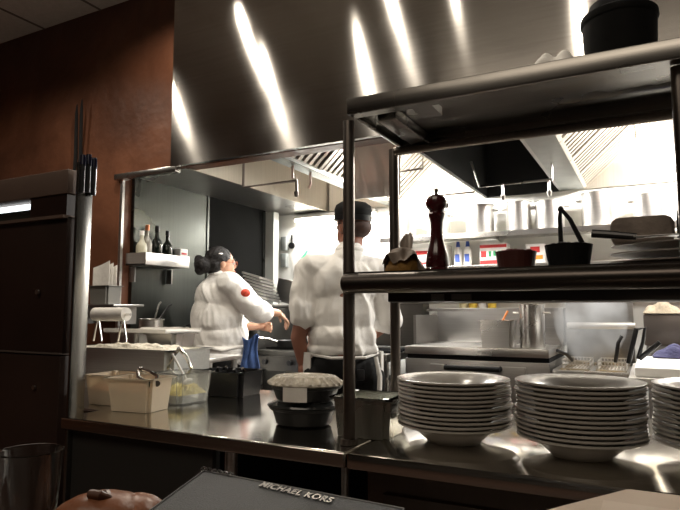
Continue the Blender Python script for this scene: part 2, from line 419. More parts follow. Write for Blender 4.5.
# ------------------------------------------------------------ helpers for containers
def openbox(w, d, h, t=.004, taper=.88, rim=.010, rimt=.004, bev=.0):
    """open-topped tapered tub with a flange"""
    m = MB(); ri = []
    def ring(a, b, z): return [m.bm.verts.new((sx*a/2, sy*b/2, z)) for sx, sy in ((-1, -1), (1, -1), (1, 1), (-1, 1))]
    rs = [ring(w*taper, d*taper, 0), ring(w, d, h-rimt), ring(w+2*rim, d+2*rim, h-rimt), ring(w+2*rim, d+2*rim, h), ring(w-2*t, d-2*t, h), ring(w*taper-2*t, d*taper-2*t, t)]
    m.bm.faces.new(rs[0][::-1]); m.bm.faces.new(rs[-1])
    for A, B in zip(rs, rs[1:]):
        for k in range(4): m.bm.faces.new((A[k], A[(k+1) % 4], B[(k+1) % 4], B[k]))
    es = [e for e in m.bm.edges if abs(e.verts[0].co.z-e.verts[1].co.z) > .002 and (e.verts[0].co.xy.normalized()-e.verts[1].co.xy.normalized()).length < .1]
    bmesh.ops.bevel(m.bm, geom=es, offset=min(w, d)*.10, segments=4, affect='EDGES')
    return m
def heap(w, d, h, z, seed=1, amp=.2):
    m = MB()
    def fn(u, v):
        x, y = (u-.5)*w, (v-.5)*d
        e = (1-(2*u-1)**4)*(1-(2*v-1)**4)
        return (x, y, z+h*e*(.7+amp*math.sin(u*19+seed)*math.cos(v*15+seed*2)+amp*.6*math.sin(u*41+v*37+seed)))
    return m.grid(fn, 28, 24)
def tongs(name, label, loc, rz, tilt, L=.24, col=CHROME, spread=.03):
    t = thing(name, label, 'tongs', loc, rz)
    for s in (-1, 1):
        m = MB().tube([(0, 0, L), (s*spread*.6, 0, L*.75), (s*spread, 0, L*.4), (s*spread*.5, 0, .02), (s*spread*.4, 0, 0)], [.006, .007, .007, .006, .010])
        m.build('arm', col, t)
    MB().ball((0, 0, L), .009).build('hinge', col, t)
    t.rotation_euler = (tilt, 0, rz); return t

# tub of brown food, front
t = thing('food_tub', 'beige plastic tub of brown food at the front of the prep table', 'container', (-1.487, 1.43, .911), R(8))
openbox(.175, .125, .105).build('tub', BEIGE_PL, t); heap(.15, .10, .03, .062, 1).build('food', FOOD, t)
tongs('serving_tongs', 'steel tongs lying across the front beige tub', (-1.40, 1.40, 1.0), R(60), R(-78), .17)
t = thing('food_tub', 'brownish tub half hidden behind the steel end post', 'container', (-1.675, 1.50, .911), R(4))
openbox(.16, .15, .10).build('tub', BEIGE_PL, t); heap(.14, .13, .03, .05, 3).build('food', FOOD, t)
t = thing('clear_tub', 'clear plastic tub with yellow food beside the beige tub', 'container', (-1.475, 1.62, .911), R(-6))
openbox(.135, .16, .105).build('tub', CLEAR_PL, t); heap(.105, .13, .04, .03, 5).build('food', FOODY, t)
o = MB().tube([(0, 0, 0), (0, -.01, .11)], [.004, .004]).ball((0, 0, 0), .02, (1, .7, .5)).build('serving_spoon', WHITE_PL, loc=(-1.44, 1.60, .985)); o.rotation_euler = (R(12), R(-24), 0)
tag(o, 'white spoon standing in the clear tub of yellow food', 'spoon')
tongs('kitchen_tongs', 'crossed steel tongs propped against the clear tub', (-1.565, 1.70, .97), R(20), R(8), .12, spread=.045)
# black organiser bin
t = thing('organizer_bin', 'glossy black organiser bin behind the clear tub on the prep table', 'bin', (-1.46, 1.86, .911), R(6))
openbox(.21, .17, .090, taper=.93).build('bin', BLACK, t)
for k in range(3): MB().box((-.055+k*.055, 0, .046), (.004, .15, .07)).build('divider', BLACK, t)
for k in range(5): MB().tube([(-.075+k*.036, -.02+.01*k, .05), (-.07+k*.036, -.03, .098+.004*(k % 3))], .006).build('utensil', DARKMETAL if k % 2 else CHROME, t)

# refrigerated rail
t = thing('topping_rail', 'low steel topping box with open white-rimmed top behind the tubs', 'food rail', (-1.95, 1.85, .911))
m = openbox(.62, .26, .165, taper=.99, rim=.006, t=.02).build('housing', brushed('matt rail steel', (.66, .66, .63), .42), t)
heap(.55, .20, .035, .150, 2).build('shredded_food', FOODW, t)
# towel roll on its stand
t = thing('paper_towel_roll', 'white paper towel roll on a wire stand above the topping box', 'paper towel', (-2.06, 1.80, 1.100))
m = MB().cyl((-.095, 0, .115), (.095, 0, .115), .029, seg=32); m.build('roll', PAPER, t)
for sx in (-1, 1):
    MB().tube([(sx*.075-.025, 0, .0), (sx*.075, 0, .115), (sx*.075+.025, 0, .0)], .005).build('leg', CHROME, t)
MB().tube([(-.12, 0, .115), (.12, 0, .115)], .006).build('spindle', CHROME, t)
# hotel pans under a tray
t = thing('hotel_pan', 'deep steel hotel pan behind the paper towel roll', 'pan', (-2.265, 2.13, 1.025))
openbox(.20, .16, .10).build('pan', STEEL_LT, t)
t = thing('hotel_pan', 'steel hotel pan standing nearer the woman in white', 'pan', (-2.035, 2.14, 1.025))
openbox(.19, .16, .10).build('pan', STEEL, t)
o = MB().box((0, 0, 0), (.40, .24, .012), bev=.004).box((0, -.118, .006), (.40, .006, .016)).box((0, .118, .006), (.40, .006, .016)).build('sheet_tray', WHITE_PL, loc=(-2.15, 2.135, 1.132))
tag(o, 'pale flat tray lying across two hotel pans', 'tray')
# raised back table with black front
t = thing('back_table', 'narrow table with bright steel edge and black front behind the organiser bin', 'table', (-2.06, 2.16, 0))
MB().box((0, 0, 1.013), (.68, .24, .020), bev=.003).build('tabletop', STEEL_LT, t)
MB().box((.0, -.09, .94), (.66, .012, .125)).build('apron_panel', BLACKM, t)
for sx in (-1, 1):
    for sy in (-1, 1): MB().cyl((sx*.32, sy*.09, 0), (sx*.32, sy*.09, 1.005), .014).build('leg', STEEL_LT, t)

# takeout containers
def bowl(h, r0, r1): return MB().lathe([(0, 0), (r0, 0), (r0+.006, .004), (r1-.006, h-.012), (r1, h-.010), (r1+.004, h-.004), (r1, h), (r1-.010, h-.002), (r0, .006), (0, .006)], seg=40, sc=(1.12, .9))
t = thing('takeout_bowl', 'black takeout bowl with dark lid, lower one beneath the labelled bowl', 'takeout container', (-.886, 1.465, .911), R(14))
bowl(.052, .064, .086).build('bowl', mat('satin black plastic', (.008, .008, .008), .5, 0, .2, **{'Specular IOR Level': .3}), t)
MB().lathe([(.090, .050), (.094, .053), (.091, .058), (.070, .066), (.064, .064), (0, .066)], seg=40, sc=(1.12, .9)).build('lid', mat('smoked lid', (.03, .032, .032), .12), t)
t = thing('takeout_bowl', 'black takeout bowl with crinkled clear lid and white label, stacked on top', 'takeout container', (-.880, 1.465, .979), R(8))
bowl(.045, .070, .092).build('bowl', mat('satin black plastic', (.008, .008, .008), .5, 0, .2, **{'Specular IOR Level': .3}), t)
wv = lambda i, a: .035*math.sin(a*26) if i in (2, 3, 4) else 0
MB().lathe([(.096, .043), (.100, .046), (.097, .052), (.086, .060), (.076, .068), (.060, .070), (.052, .066), (0, .067)], seg=104, sc=(1.12, .9), wave=wv).build('lid', mat('frosted crinkled lid', (.42, .38, .31), .15, 0, .3, 30, .6, 60), t, smooth=25)
def lab(u, v):
    a = R(-104+36*u)
    return (.1205*math.cos(a)*.93, .0985*math.sin(a)*.93-.004, .006+.038*v)
MB().grid(lab, 10, 2, .001).build('label_sticker', PAPER, t)
# steel ninth pan
t = thing('steel_pan', 'deep stainless pan with beige wrapped food beside the takeout bowls', 'pan', (-.664, 1.435, .911), R(4))
openbox(.155, .15, .10, taper=.90, rim=.008).build('pan', brushed('dark pan steel', (.46, .46, .42), .26, 'Z'), t)
heap(.12, .12, .02, .035, 8).build('food', mat('tan wrap', (.5, .40, .26), .6, 0, .3, 30, .5, 50), t)

# ------------------------------------------------------------ on the lower shelf
SZ = 1.3225
t = thing('pepper_mill', 'tall burgundy pepper mill standing on the lower pass shelf', 'pepper mill', (-.470, 1.42, SZ))
MB().lathe([(0, 0), (.029, 0), (.030, .004), (.030, .012), (.027, .016), (.029, .020), (.027, .045), (.022, .062), (.0165, .085), (.0145, .110), (.0155, .130), (.019, .143), (0, .143)], seg=36).build('body', MILLRED, t)
MB().lathe([(0, .143), (.019, .143), (.0205, .150), (.017, .156), (.018, .160), (.0255, .168), (.0275, .180), (.024, .192), (.012, .200), (.004, .202), (0, .202)], seg=36).build('head', MILLRED, t)
MB().cyl((0, 0, .200), (0, 0, .208), .004).ball((0, 0, .212), .006).build('knob', STEEL_TUBE, t)
t = thing('bread_basket', 'round golden loaf under crumpled brown paper beside the pepper mill', 'bread', (-.560, 1.42, SZ))
MB().ball((0, 0, .022), .042, (1, .9, .85)).ball((-.012, -.01, .012), .034, (1, .9, .7)).build('loaf', BREAD, t)
def crum(u, v):
    a = u*2*math.pi; r = .052*v+.004
    z = .070-.062*v**1.9+.009*math.sin(a*5+v*6)*v+.007*math.sin(a*9+2)*v*v
    return (r*math.cos(a)*(1+.08*math.sin(a*7)), r*.85*math.sin(a)*(1+.08*math.cos(a*6)), max(z, .003 if False else z)+(.028 if math.sin(a) < -.3 else 0)*v*v)
MB().grid(crum, 60, 14, .0008).build('wrapping_paper', mat('crumpled kraft paper', (.20, .155, .12), .7, 0, .3, 30), t, smooth=20)
def leaf(u, v): return (.002+.040*(u-.45)+.004*v, .010+.012*math.sin(u*5), .060+.052*v*(.55+.45*math.sin(u*3.0))+.005*math.sin(u*9))
MB().grid(leaf, 16, 8, .0008).build('paper_flap', mat('grey paper', (.42, .36, .31), .8, 0, .15, 20), t, smooth=25)
def scallop(name, label, x, r0, r1, h, m, fm):
    t = thing(name, label, 'container', (x, 1.42, SZ))
    MB().lathe([(0, 0), (r0, 0), (r1, h), (r1-.003, h), (r0-.002, .004), (0, .004)], seg=72, wave=lambda i, a: .012*math.sin(a*24) if i in (1, 2, 3) else 0).build('cup', m, t, smooth=60)
    hp = MB()
    for k in range(16):
        a = k*2.4; rr = (r1-.012)*math.sqrt(k/16)
        hp.ball((rr*math.cos(a), rr*math.sin(a), h-.004+random.uniform(0, .004)), .010, (1, 1, .7), seg=10)
    hp.ball((0, 0, h-.012), r1-.006, (1, 1, .15))
    hp.build('filling', fm, t); return t
scallop('ramekin', 'maroon fluted ramekin of red sauce on the lower shelf', -.277, .040, .047, .046, MAROON, mat('red relish', (.16, .02, .015), .4, 0, .3))
scallop('condiment_tub', 'black fluted tub with black tongs standing in it', -.160, .042, .051, .056, BLACKM, mat('dark olives', (.02, .015, .015), .3, 0, .3))
t = thing('black_tongs', 'black tongs standing upright in the black fluted tub', 'tongs', (-.175, 1.42, SZ+.045))
MB().tube([(.000, 0, .0), (-.001, 0, .075), (.001, 0, .094)], [.006, .005, .004]).build('arm', BLACK, t)
MB().tube([(.050, .01, .0), (.020, .004, .07), (.003, 0, .094)], [.006, .005, .004]).build('arm', BLACK, t)
MB().ball((.001, 0, .095), .007).build('hinge', BLACK, t)
# platters, cloth, spatula
t0 = None
for k in range(3):
    m = MB().lathe([(0, 0), (.075, 0), (.105, .010), (.118, .011), (.118, .0135), (.104, .013), (.074, .004), (0, .004)], seg=48, sc=(1.15, .85))
    o = m.build('serving_platter', mat('pewter glaze', (.32, .285, .25), .3, 0, .1) if k == 0 else o.data.materials[0], loc=(.055+.004*k, 1.44, SZ+k*.018))
    tag(o, ['grey oval platter at the bottom of the shelf pile', 'grey oval platter in the middle of the shelf pile', 'grey oval platter under the folded taupe napkins'][k], 'platter', 'oval platters piled on the lower shelf')
def napkin(x0, w, z0, h, name, label, m):
    mb = MB().box((x0, 1.46, z0+h/2), (w, .10, h), bev=min(h, w)*.32, seg=4)
    o = mb.build(name, m, smooth=60); return tag(o, label, 'napkin')
napkin(-.010, .125, SZ+.0505, .062, 'folded_napkin', 'folded taupe napkin block on the grey platters', TAUPE)
for k in range(3):
    mb = MB().tube([(0, -.045, 0), (0, -.053, .035), (0.002, -.02, .058), (0.004, .04, .058)], .009, seg=12)
    o = mb.build('rolled_napkin', TAUPE if k % 2 else BLACKM, loc=(.064+k*.021, 1.46, SZ+.060)); tag(o, ['dark rolled napkin right beside the folded taupe block', 'taupe rolled napkin between two dark rolls', 'dark rolled napkin nearest the upright post'][k], 'napkin')
t = thing('spatula', 'black-handled spatula lying over the grey platters', 'spatula', (-.105, 1.36, SZ+.060), R(-3))
MB().tube([(0, 0, .012), (.03, 0, .008), (.085, 0, 0)], [.009, .009, .007]).build('handle', BLACK, t)
MB().box((.15, 0, -.001), (.14, .035, .002), bev=.0008).build('blade', STEEL_DK, t)

# ------------------------------------------------------------ on the upper shelf
t = thing('takeout_bucket', 'black round takeout bucket with ridged lid on the upper shelf', 'container', (-.035, 1.385, 1.7385))
MB().lathe([(0, 0), (.068, 0), (.070, .004), (.076, .125), (.072, .128), (0, .128)], seg=44).build('bucket', BLACKM, t)
MB().lathe([(.077, .118), (.079, .122), (.078, .134), (.064, .142), (.060, .160), (.052, .166), (.046, .162), (0, .163)], seg=44).build('lid', BLACKM, t)
# ------------------------------------------------------------ partition left with steel end post
t = thing('partition', 'dark brown service partition with upper opening at the prep table end', 'partition', (-2.688, 1.262, 0))
MB().box((-.02, 0, .545), (2.18, .07, 1.09), bev=.002).build('lower_panel', DARKPANEL, t)
MB().box((-.02, 0, 1.312), (2.18, .06, .432), bev=.002).build('upper_panel', DARKPANEL, t)
MB().box((-.02, -.002, 1.098), (2.18, .072, .005)).build('seam_strip', mat('seam grey', (.10, .08, .07), .4), t)
MB().box((-.02, 0, 1.640), (2.18, .07, .078), bev=.003).build('top_rail', RAILBROWN, t)
MB().box((.97, 0, 1.565), (.18, .055, .075)).build('corner_block', DARKPANEL, t)
MB().box((-.02, -.005, 1.526), (2.18, .085, .010)).build('ledge', RAILBROWN, t)
MB().box((1.105, 0, .85), (.012, .056, 1.70), bev=.002).build('end_post', STEEL_POST, t)
MB().cyl((.955, -.038, 1.29), (.955, -.044, 1.29), .008).cyl((.96, -.038, .99), (.96, -.044, .99), .007).build('screw', STEEL, t)
o = MB().box((0, 0, 0), (.30, .04, .022), bev=.004).build('under_shelf_light', emit('tube light', (.9, .97, 1.), 2.2), loc=(-2.01, 1.31, 1.589))
tag(o, 'white strip light seen through the partition opening', 'light')
o = MB().box((0, 0, 0), (.36, .012, .06)).build('pass_glass', mat('grey green panel', (.05, .06, .055), .2), loc=(-2.05, 1.298, 1.561)); tag(o, 'grey green panel below the strip light in the opening', 'panel')
def tick(u, v): return (-.022+.044*u-.012*v*(1-u), -.040-.008*math.sin(v*2), -.055*(1-v))
o = MB().grid(tick, 6, 6, .0006).build('order_ticket', PAPER, loc=(-1.68, 1.29, 1.648)); tag(o, 'small white order ticket hanging below the partition rail', 'paper')
for k, x in enumerate((-1.612, -1.604, -1.590)):
    t = thing('marker_pen', ['black marker pen clipped to the outer face of the steel post', 'black marker pen in the middle of the three on the post', 'black marker pen clipped nearest the kitchen side of the post'][k], 'pen', (-1.579, 1.240+.021*k, 1.598+.006*(k == 1)))
    MB().cyl((.012, 0, 0), (.012, 0, .095), .009, seg=16).build('barrel', BLACK, t)
    MB().cyl((.012, 0, .090), (.012, 0, .122), .0105, .008, seg=16).tube([(.020, 0, .118), (.024, 0, .11), (.022, 0, .085)], .002).build('cap', mat('navy cap', (.012, .012, .03), .2), t)
for k, (x, h) in enumerate(((-3.47, .50), (-3.42, .53))):
    m = MB().tube([(x-.07, 2.72, .0), (x-.06, 2.72, 2.10), (x-.045, 2.72, 2.30), (x-.03, 2.70, 2.10+h), (x-.028, 2.70, 2.10+h+.07)], [.009, .009, .013, .010, .003])
    tag(m.build('pole', mat('dark brown cloth', (.004, .003, .003), .95)), ['slim dark pole standing against the copper wall, the shorter one', 'slim dark pole standing against the copper wall, the one with the tall tip'][k], 'pole')

# bin of papers on a small shelf
o = MB().box((0, 0, 0), (.42, .24, .015), bev=.002).box((-.18, .06, -.06), (.012, .12, .11)).box((.14, .06, -.06), (.012, .12, .11)).build('wall_shelf', STEEL_DK, loc=(-3.06, 2.63, 1.262)); tag(o, 'small steel shelf on the copper wall under the paper bin', 'shelf')
t = thing('file_bin', 'grey plastic bin holding folded papers on the wall shelf', 'bin', (-3.03, 2.60, 1.271))
openbox(.17, .12, .115, taper=.92).build('bin', mat('grey bin', (.16, .155, .14), .4), t)
for k in range(3):
    def pg(u, v, k=k): return (-.075+.15*u, -.035+.03*k+.006*math.sin(u*4), .02+(.20+.04*u-.012*k)*v)
    o = MB().grid(pg, 8, 6, .002).build('folded_paper', PAPER, loc=(-3.03, 2.60, 1.28)); tag(o, ['front cream folded paper standing in the grey bin', 'middle cream folded paper standing in the grey bin', 'rear cream folded paper standing in the grey bin'][k], 'paper', 'folded papers in the grey bin')

# ------------------------------------------------------------ alcove: shelf with bottles
t = thing('bottle_shelf', 'stainless ledge shelf with raised lip on the alcove wall', 'shelf', (-2.98, 2.995, 1.53))
MB().box((0, 0, .004), (.18, .41, .008)).box((.088, 0, .040), (.008, .41, .08), bev=.002).box((0, -.202, .04), (.18, .006, .08)).build('tray', STEEL_LT, t)
for yy in (-.17, .17): MB().box((-.06, yy, -.06), (.05, .01, .10)).build('bracket', STEEL_DK, t)
def bottle(name, label, x, y, m, capm, h=.29, r=.036):
    t = thing(name, label, 'bottle', (x, y, 1.539))
    MB().lathe([(0, 0), (r*.9, 0), (r, .006), (r, h*.52), (r*.85, h*.60), (r*.42, h*.70), (r*.34, h*.76), (r*.34, h*.93), (0, h*.93)], seg=24).build('glass_body', m, t)
    MB().lathe([(0, h*.86), (r*.42, h*.86), (r*.42, h), (0, h)], seg=20).build('cap', capm, t)
    return t
OIL = mat('cloudy oil bottle', (.28, .26, .22), .2)
t = bottle('oil_bottle', 'pale bottle with copper foil cap on the alcove shelf', -3.0, 2.905, OIL, COPPER_LAB, .27, .034)
bottle('wine_bottle', 'dark wine bottle with thin pourer beside the copper capped bottle', -3.0, 2.995, DKGLASS, BLACK, .275, .04)
bottle('wine_bottle', 'shorter dark wine bottle beside the red and white box', -2.99, 3.085, DKGLASS, BLACK, .25, .036)
bottle('vinegar_bottle', 'cloudy pale bottle at the near end of the alcove shelf', -2.97, 2.830, mat('pale plastic bottle', (.45, .43, .33), .35), WHITE_PL, .22, .036)
o = MB().box((0, 0, .05), (.07, .05, .07), bev=.006).build('spice_tin', DARKMETAL, loc=(-2.99, 3.150, 1.539)); tag(o, 'low dark tin between wine bottle and the red white box', 'tin')
t = thing('carton', 'white box with red bands mounted on the alcove wall past the shelf', 'box', (-3.038, 3.275, 1.56))
MB().box((0, 0, .06), (.06, .075, .12), bev=.002).build('box', WHITE_PL, t)
for z in (.085, .045): MB().box((.0, 0, z), (.0615, .055, .014)).build('band', RED, t)

# station along the alcove wall: counter with pot and ladles
t = thing('side_counter', 'low steel side counter running along the alcove wall', 'counter', (-2.93, 2.99, 0))
MB().box((0, 0, 1.055), (.24, .40, .03), bev=.003).build('worktop', STEEL, t); MB().box((0, 0, .52), (.22, .38, 1.04)).build('body', STEEL_DK, t)
t = thing('stock_pot', 'steel pot holding ladles on the side counter', 'pot', (-2.90, 2.87, 1.071))
MB().lathe([(0, 0), (.075, 0), (.08, .005), (.08, .10), (.086, .104), (.08, .108), (.076, .10), (.074, .01), (0, .01)]).build('pot', STEEL, t)
MB().tube([(-.04, .04, .03), (-.03, .09, .20), (-.02, .10, .22)], .006).ball((-.04, .04, .03), .03).build('ladle', STEEL, t)
MB().tube([(.0, .0, .03), (.05, .10, .19), (.06, .115, .20)], .007).build('spoon_handle', BLACK, t)
t = thing('shallow_pan', 'shallow steel pan with food beyond the ladle pot', 'pan', (-2.90, 3.085, 1.071))
MB().lathe([(0, 0), (.08, 0), (.10, .045), (.105, .047), (.098, .047), (.078, .005), (0, .005)], sc=(.9, 1)).build('pan', STEEL_LT, t)
MB().lathe([(.0, .03), (.05, .034), (.085, .03), (0, .028)], sc=(.9, 1)).build('food', FOODW, t)
MB().tube([(0, .09, .045), (.02, .20, .09)], .008).build('handle', BLACK, t)

# ------------------------------------------------------------ cook line left: range with pans
RANGEDK = brushed('dark range steel', (.13, .125, .115), .35)  # even dark steel for the range and the cabinet
t = thing('range_table', 'steel range with open pot shelf below, in front of the woman cook', 'range', (-2.02, 3.95, 0))
MB().box((0, 0, .925), (1.02, .86, .05), bev=.004).box((0, -.43, .86), (1.02, .02, .10)).build('cooktop', RANGEDK, t)
MB().box((0, 0, .60), (.98, .82, .02)).build('pot_shelf', STEEL_DK, t)
MB().box((0, .0, .12), (.98, .82, .24)).build('lower_body', RANGEDK, t)
for sx in (-1, 1):
    for sy in (-1, 1): MB().box((sx*.49, sy*.41, .45), (.035, .035, .92)).build('leg', STEEL, t)
for k in range(5): MB().cyl((-.42+k*.21, -.44, .87), (-.42+k*.21, -.465, .87), .018).build('knob', BLACK, t)
for k in range(3):
    g = MB()
    for j in range(5): g.box((-.36+k*.36, -.30+j*.07, .957), (.30, .012, .014))
    for j in range(2): g.box((-.46+k*.36+j*.2, -.16, .957), (.012, .30, .014))
    g.build('burner_grate', BLACKM, t)
MB().box((0, .36, 1.15), (1.0, .14, .38)).build('back_riser', RANGEDK, t)
MB().box((0, .30, 1.295), (1.02, .30, .02)).build('riser_shelf', STEEL, t)
def skillet(label, x, y, z, rz, fm, r=.12):
    t = thing('skillet', label, 'skillet', (x, y, z), rz)
    MB().lathe([(0, 0), (r*.78, 0), (r, .045), (r+.004, .048), (r-.004, .047), (r*.76, .005), (0, .005)]).build('pan', DARKMETAL, t)
    MB().tube([(r, 0, .040), (r+.08, 0, .065), (r+.19, 0, .075)], [.009, .008, .010]).build('handle', STEEL, t)
    MB().ball((0, 0, .022), r*.72, (1, 1, .18)).build('food', fm, t)
skillet('black skillet the woman cook is stirring', -2.12, 3.66, .966, R(10), FOODW)
skillet('skillet with green vegetables on the range near the woman', -2.37, 3.72, .966, R(-115), mat('greens', (.12, .20, .04), .5, 0, .4, 40), .11)
skillet('skillet on the range partly behind the capped cook', -1.80, 3.70, .966, R(-60), FOOD)
def stockpot(label, x, y, z, r, h, lid=True, m=STEEL_DK, group=None):
    t = thing('stock_pot', label, 'pot', (x, y, z), 0, group)
    MB().lathe([(0, 0), (r*.97, 0), (r, .006), (r, h-.004), (r+.006, h), (r-.002, h), (r-.004, .01), (0, .01)], seg=36).build('pot', m, t)
    if lid: 
        MB().lathe([(r+.004, h+.001), (r+.006, h+.006), (r*.6, h+.018), (0, h+.024)], seg=36).build('lid', m, t)
        MB().tube([(-.03, 0, h+.02), (-.02, 0, h+.045), (.02, 0, h+.045), (.03, 0, h+.02)], .005).build('lid_handle', m, t)
    for s in (-1, 1): MB().tube([(s*r, -.03, h*.8), (s*(r+.03), -.02, h*.8), (s*(r+.03), .02, h*.8), (s*r, .03, h*.8)], .006).build('side_handle', m, t)
    return t
stockpot('wide pot on the low shelf under the woman cooks skillet', -2.28, 3.78, .611, .13, .17)
stockpot('wide pot on the low shelf nearer the capped cook', -1.97, 3.76, .611, .14, .19)
stockpot('pot on the low shelf hidden mostly by the capped cook', -1.65, 3.76, .611, .13, .16)
t = thing('steel_cabinet', 'dark steel cabinet behind the woman carrying the tilted tray pile', 'cabinet', (-2.79, 3.88, 0))
MB().box((0, 0, .63), (.46, .60, 1.26), bev=.005).build('body', RANGEDK, t)
MB().box((0, 0, 1.268), (.48, .62, .02), bev=.003).build('top', STEEL_DK, t)
# stack of ridged trays leaning on the riser shelf
proto = None
for k in range(7):
    if proto is None:
        m = MB().mat(1).box((0, 0, 0), (.17, .20, .006), bev=.002).mat(0).box((0, -.098, .007), (.17, .006, .014)).box((0, .098, .007), (.17, .006, .014)).box((.083, 0, .007), (.006, .20, .014)).box((-.083, 0, .007), (.006, .20, .014))
        proto = o = m.build('ridged_tray', [STEEL_LT, DARKMETAL])
    else: o = proto.copy(); COL.objects.link(o)
    o.location = (-2.64-.012*k, 3.78, 1.325+.027*k); o.rotation_euler = (R(-6), R(16), 0)
    tag(o, 'topmost bright-edged tray of the tilted pile behind the woman' if k == 6 else 'thin bright-edged tray in the tilted pile behind the woman', 'tray', 'tilted pile of trays' if k == 6 else 'trays in the tilted pile')
def cutp(u, v): return (0+.24*u, .0+.03*u, .16*v*(1-.25*u)+.04*(1-u)*v)
o = MB().box((0, 0, .10), (.24, .02, .19), bev=.004, ry=R(12)).build('rectangular_pan_cover', STEEL_DK, loc=(-2.60, 4.06, 1.283)); tag(o, 'dark rectangular steel lid leaning beside the tilted tray pile', 'lid')

# things on the bright back wall beyond the range
for k, z in enumerate((1.86, 1.70)):
    o = MB().box((0, 0, 0), (.06, .05, .13), bev=.006).build('switch_box', mat('box grey %d' % k, (.22, .23, .22), .4), loc=(-3.035, 4.657, z)); tag(o, ['upper grey switch box on the bright back wall', 'lower grey switch box on the bright back wall'][k], 'switch box')
t = thing('thermometer', 'small black thermometer hanging on the bright back wall', 'thermometer', (-2.965, 4.68, 1.84)); MB().cyl((0, 0, 0), (0, -.02, 0), .03).build('dial', BLACKM, t); MB().box((0, -.005, .04), (.012, .01, .12)).build('stem', BLACKM, t)
t = thing('notice_sheet', 'white notice with green print on the bright back wall', 'notice', (-2.86, 4.677, 1.66))
MB().box((0, 0, 0), (.20, .004, .24), ry=R(-14)).build('sheet', PAPER, t)
m = MB()
for k in range(5): m.box((-.02+.012*k, -.004, -.08+.04*k), (.12, .003, .018), ry=R(-48))
m.build('print', mat('green ink', (.12, .50, .28), .6), t)

t = thing('added_strip', 'added glowing strip at the top of the bright wall beyond the capped cook', 'light', (-2.50, 4.64, 2.085))  # invented glowing strip, put here to brighten the back wall
MB().box((0, 0, .012), (.84, .07, .03), bev=.004).build('housing', WHITE_PL, t); MB().cyl((-.40, -.01, -.018), (.40, -.01, -.018), .014).build('tube', LAMP, t)
# ------------------------------------------------------------ back shelf with pots and cartons
t = thing('pot_shelf', 'long steel wall shelf carrying the bright stock pots', 'shelf', (-.6, 4.48, 1.80))
MB().box((.0, 0, 0), (2.6, .34, .02), bev=.003).box((0, -.17, -.012), (2.6, .012, .036)).build('shelf_board', STEEL, t)
for x in (-1.2, -.4, .4, 1.2): MB().prism([(-.15, -.01), (.17, -.01), (.17, -.06)], 'X', x-.006, x+.006).build('bracket', STEEL, t)
for k, (x, r, h) in enumerate(((-1.74, .085, .17), (-1.46, .09, .20), (-1.13, .105, .22), (-.84, .09, .22), (-.62, .10, .21), (-.30, .105, .24), (.02, .10, .2))):
    stockpot('bright steel pot on the wall shelf, ' + ['first from the loaf end', 'second from the loaf end', 'behind the pepper mill side', 'above the red ramekin', 'behind the upright black tongs', 'under the right hood corner', 'next to the overlit wall'][k], x, 4.46, 1.811, r, h, False, STEEL_LT)
t = thing('carton_shelf', 'lower steel wall shelf carrying red and white cartons', 'shelf', (-.6, 4.50, 1.56))
MB().box((0, 0, 0), (2.6, .30, .02), bev=.003).build('shelf_board', STEEL, t)
for x in (-1.2, 0, 1.2): MB().prism([(-.12, -.01), (.15, -.01), (.15, -.13)], 'X', x-.006, x+.006).build('bracket', STEEL, t)
def carton(x, w, h, cols, label):
    t = thing('food_carton', label, 'carton', (x, 4.45, 1.571))
    MB().box((0, 0, h/2), (w, .12, h), bev=.003).build('box', WHITE_PL, t)
    for k, (c, z, hh, ww, dx) in enumerate(cols): MB().box((dx*w, -.0605, z*h), (ww*w, .003, hh*h)).build('printed_band', c, t)
carton(-1.60, .17, .15, [(RED, .75, .2, .8, 0), (RED, .2, .12, .9, 0)], 'red and white carton left of the pepper mill')
carton(-1.42, .10, .17, [(RED, .5, .3, .7, 0), (BLUEINK, .2, .1, .9, 0)], 'narrow red and blue printed carton on the lower wall shelf')
carton(-1.02, .20, .16, [(RED, .86, .14, .98, 0), (RED, .12, .18, .98, 0), (RED, .5, .3, .2, -.36), (GREEN, .5, .26, .1, -.12), (GREEN, .52, .24, .1, .05), (GREEN, .5, .26, .1, .22), (RED, .5, .3, .14, .38)], 'wide carton with red bands and green print behind the ramekin')
carton(-.72, .13, .14, [(RED, .7, .3, .5, 0), (ORANGE, .3, .2, .6, .1)], 'white carton with red spots between ramekin and black tub')
for k, x in enumerate((-1.30, -1.225)):
    t = thing('squeeze_bottle', ['white bottle with blue cap nearest the pepper mill', 'white bottle with blue cap beside the wide carton'][k], 'bottle', (x, 4.44, 1.571))
    MB().lathe([(0, 0), (.028, 0), (.03, .01), (.03, .12), (.014, .15), (0, .15)], seg=20).build('body', WHITE_PL, t); MB().lathe([(0, .148), (.016, .148), (.012, .19), (0, .19)], seg=16).build('cap', BLUEINK, t)
    MB().box((0, -.0295, .06), (.036, .003, .06)).build('label_patch', BLUEINK, t)

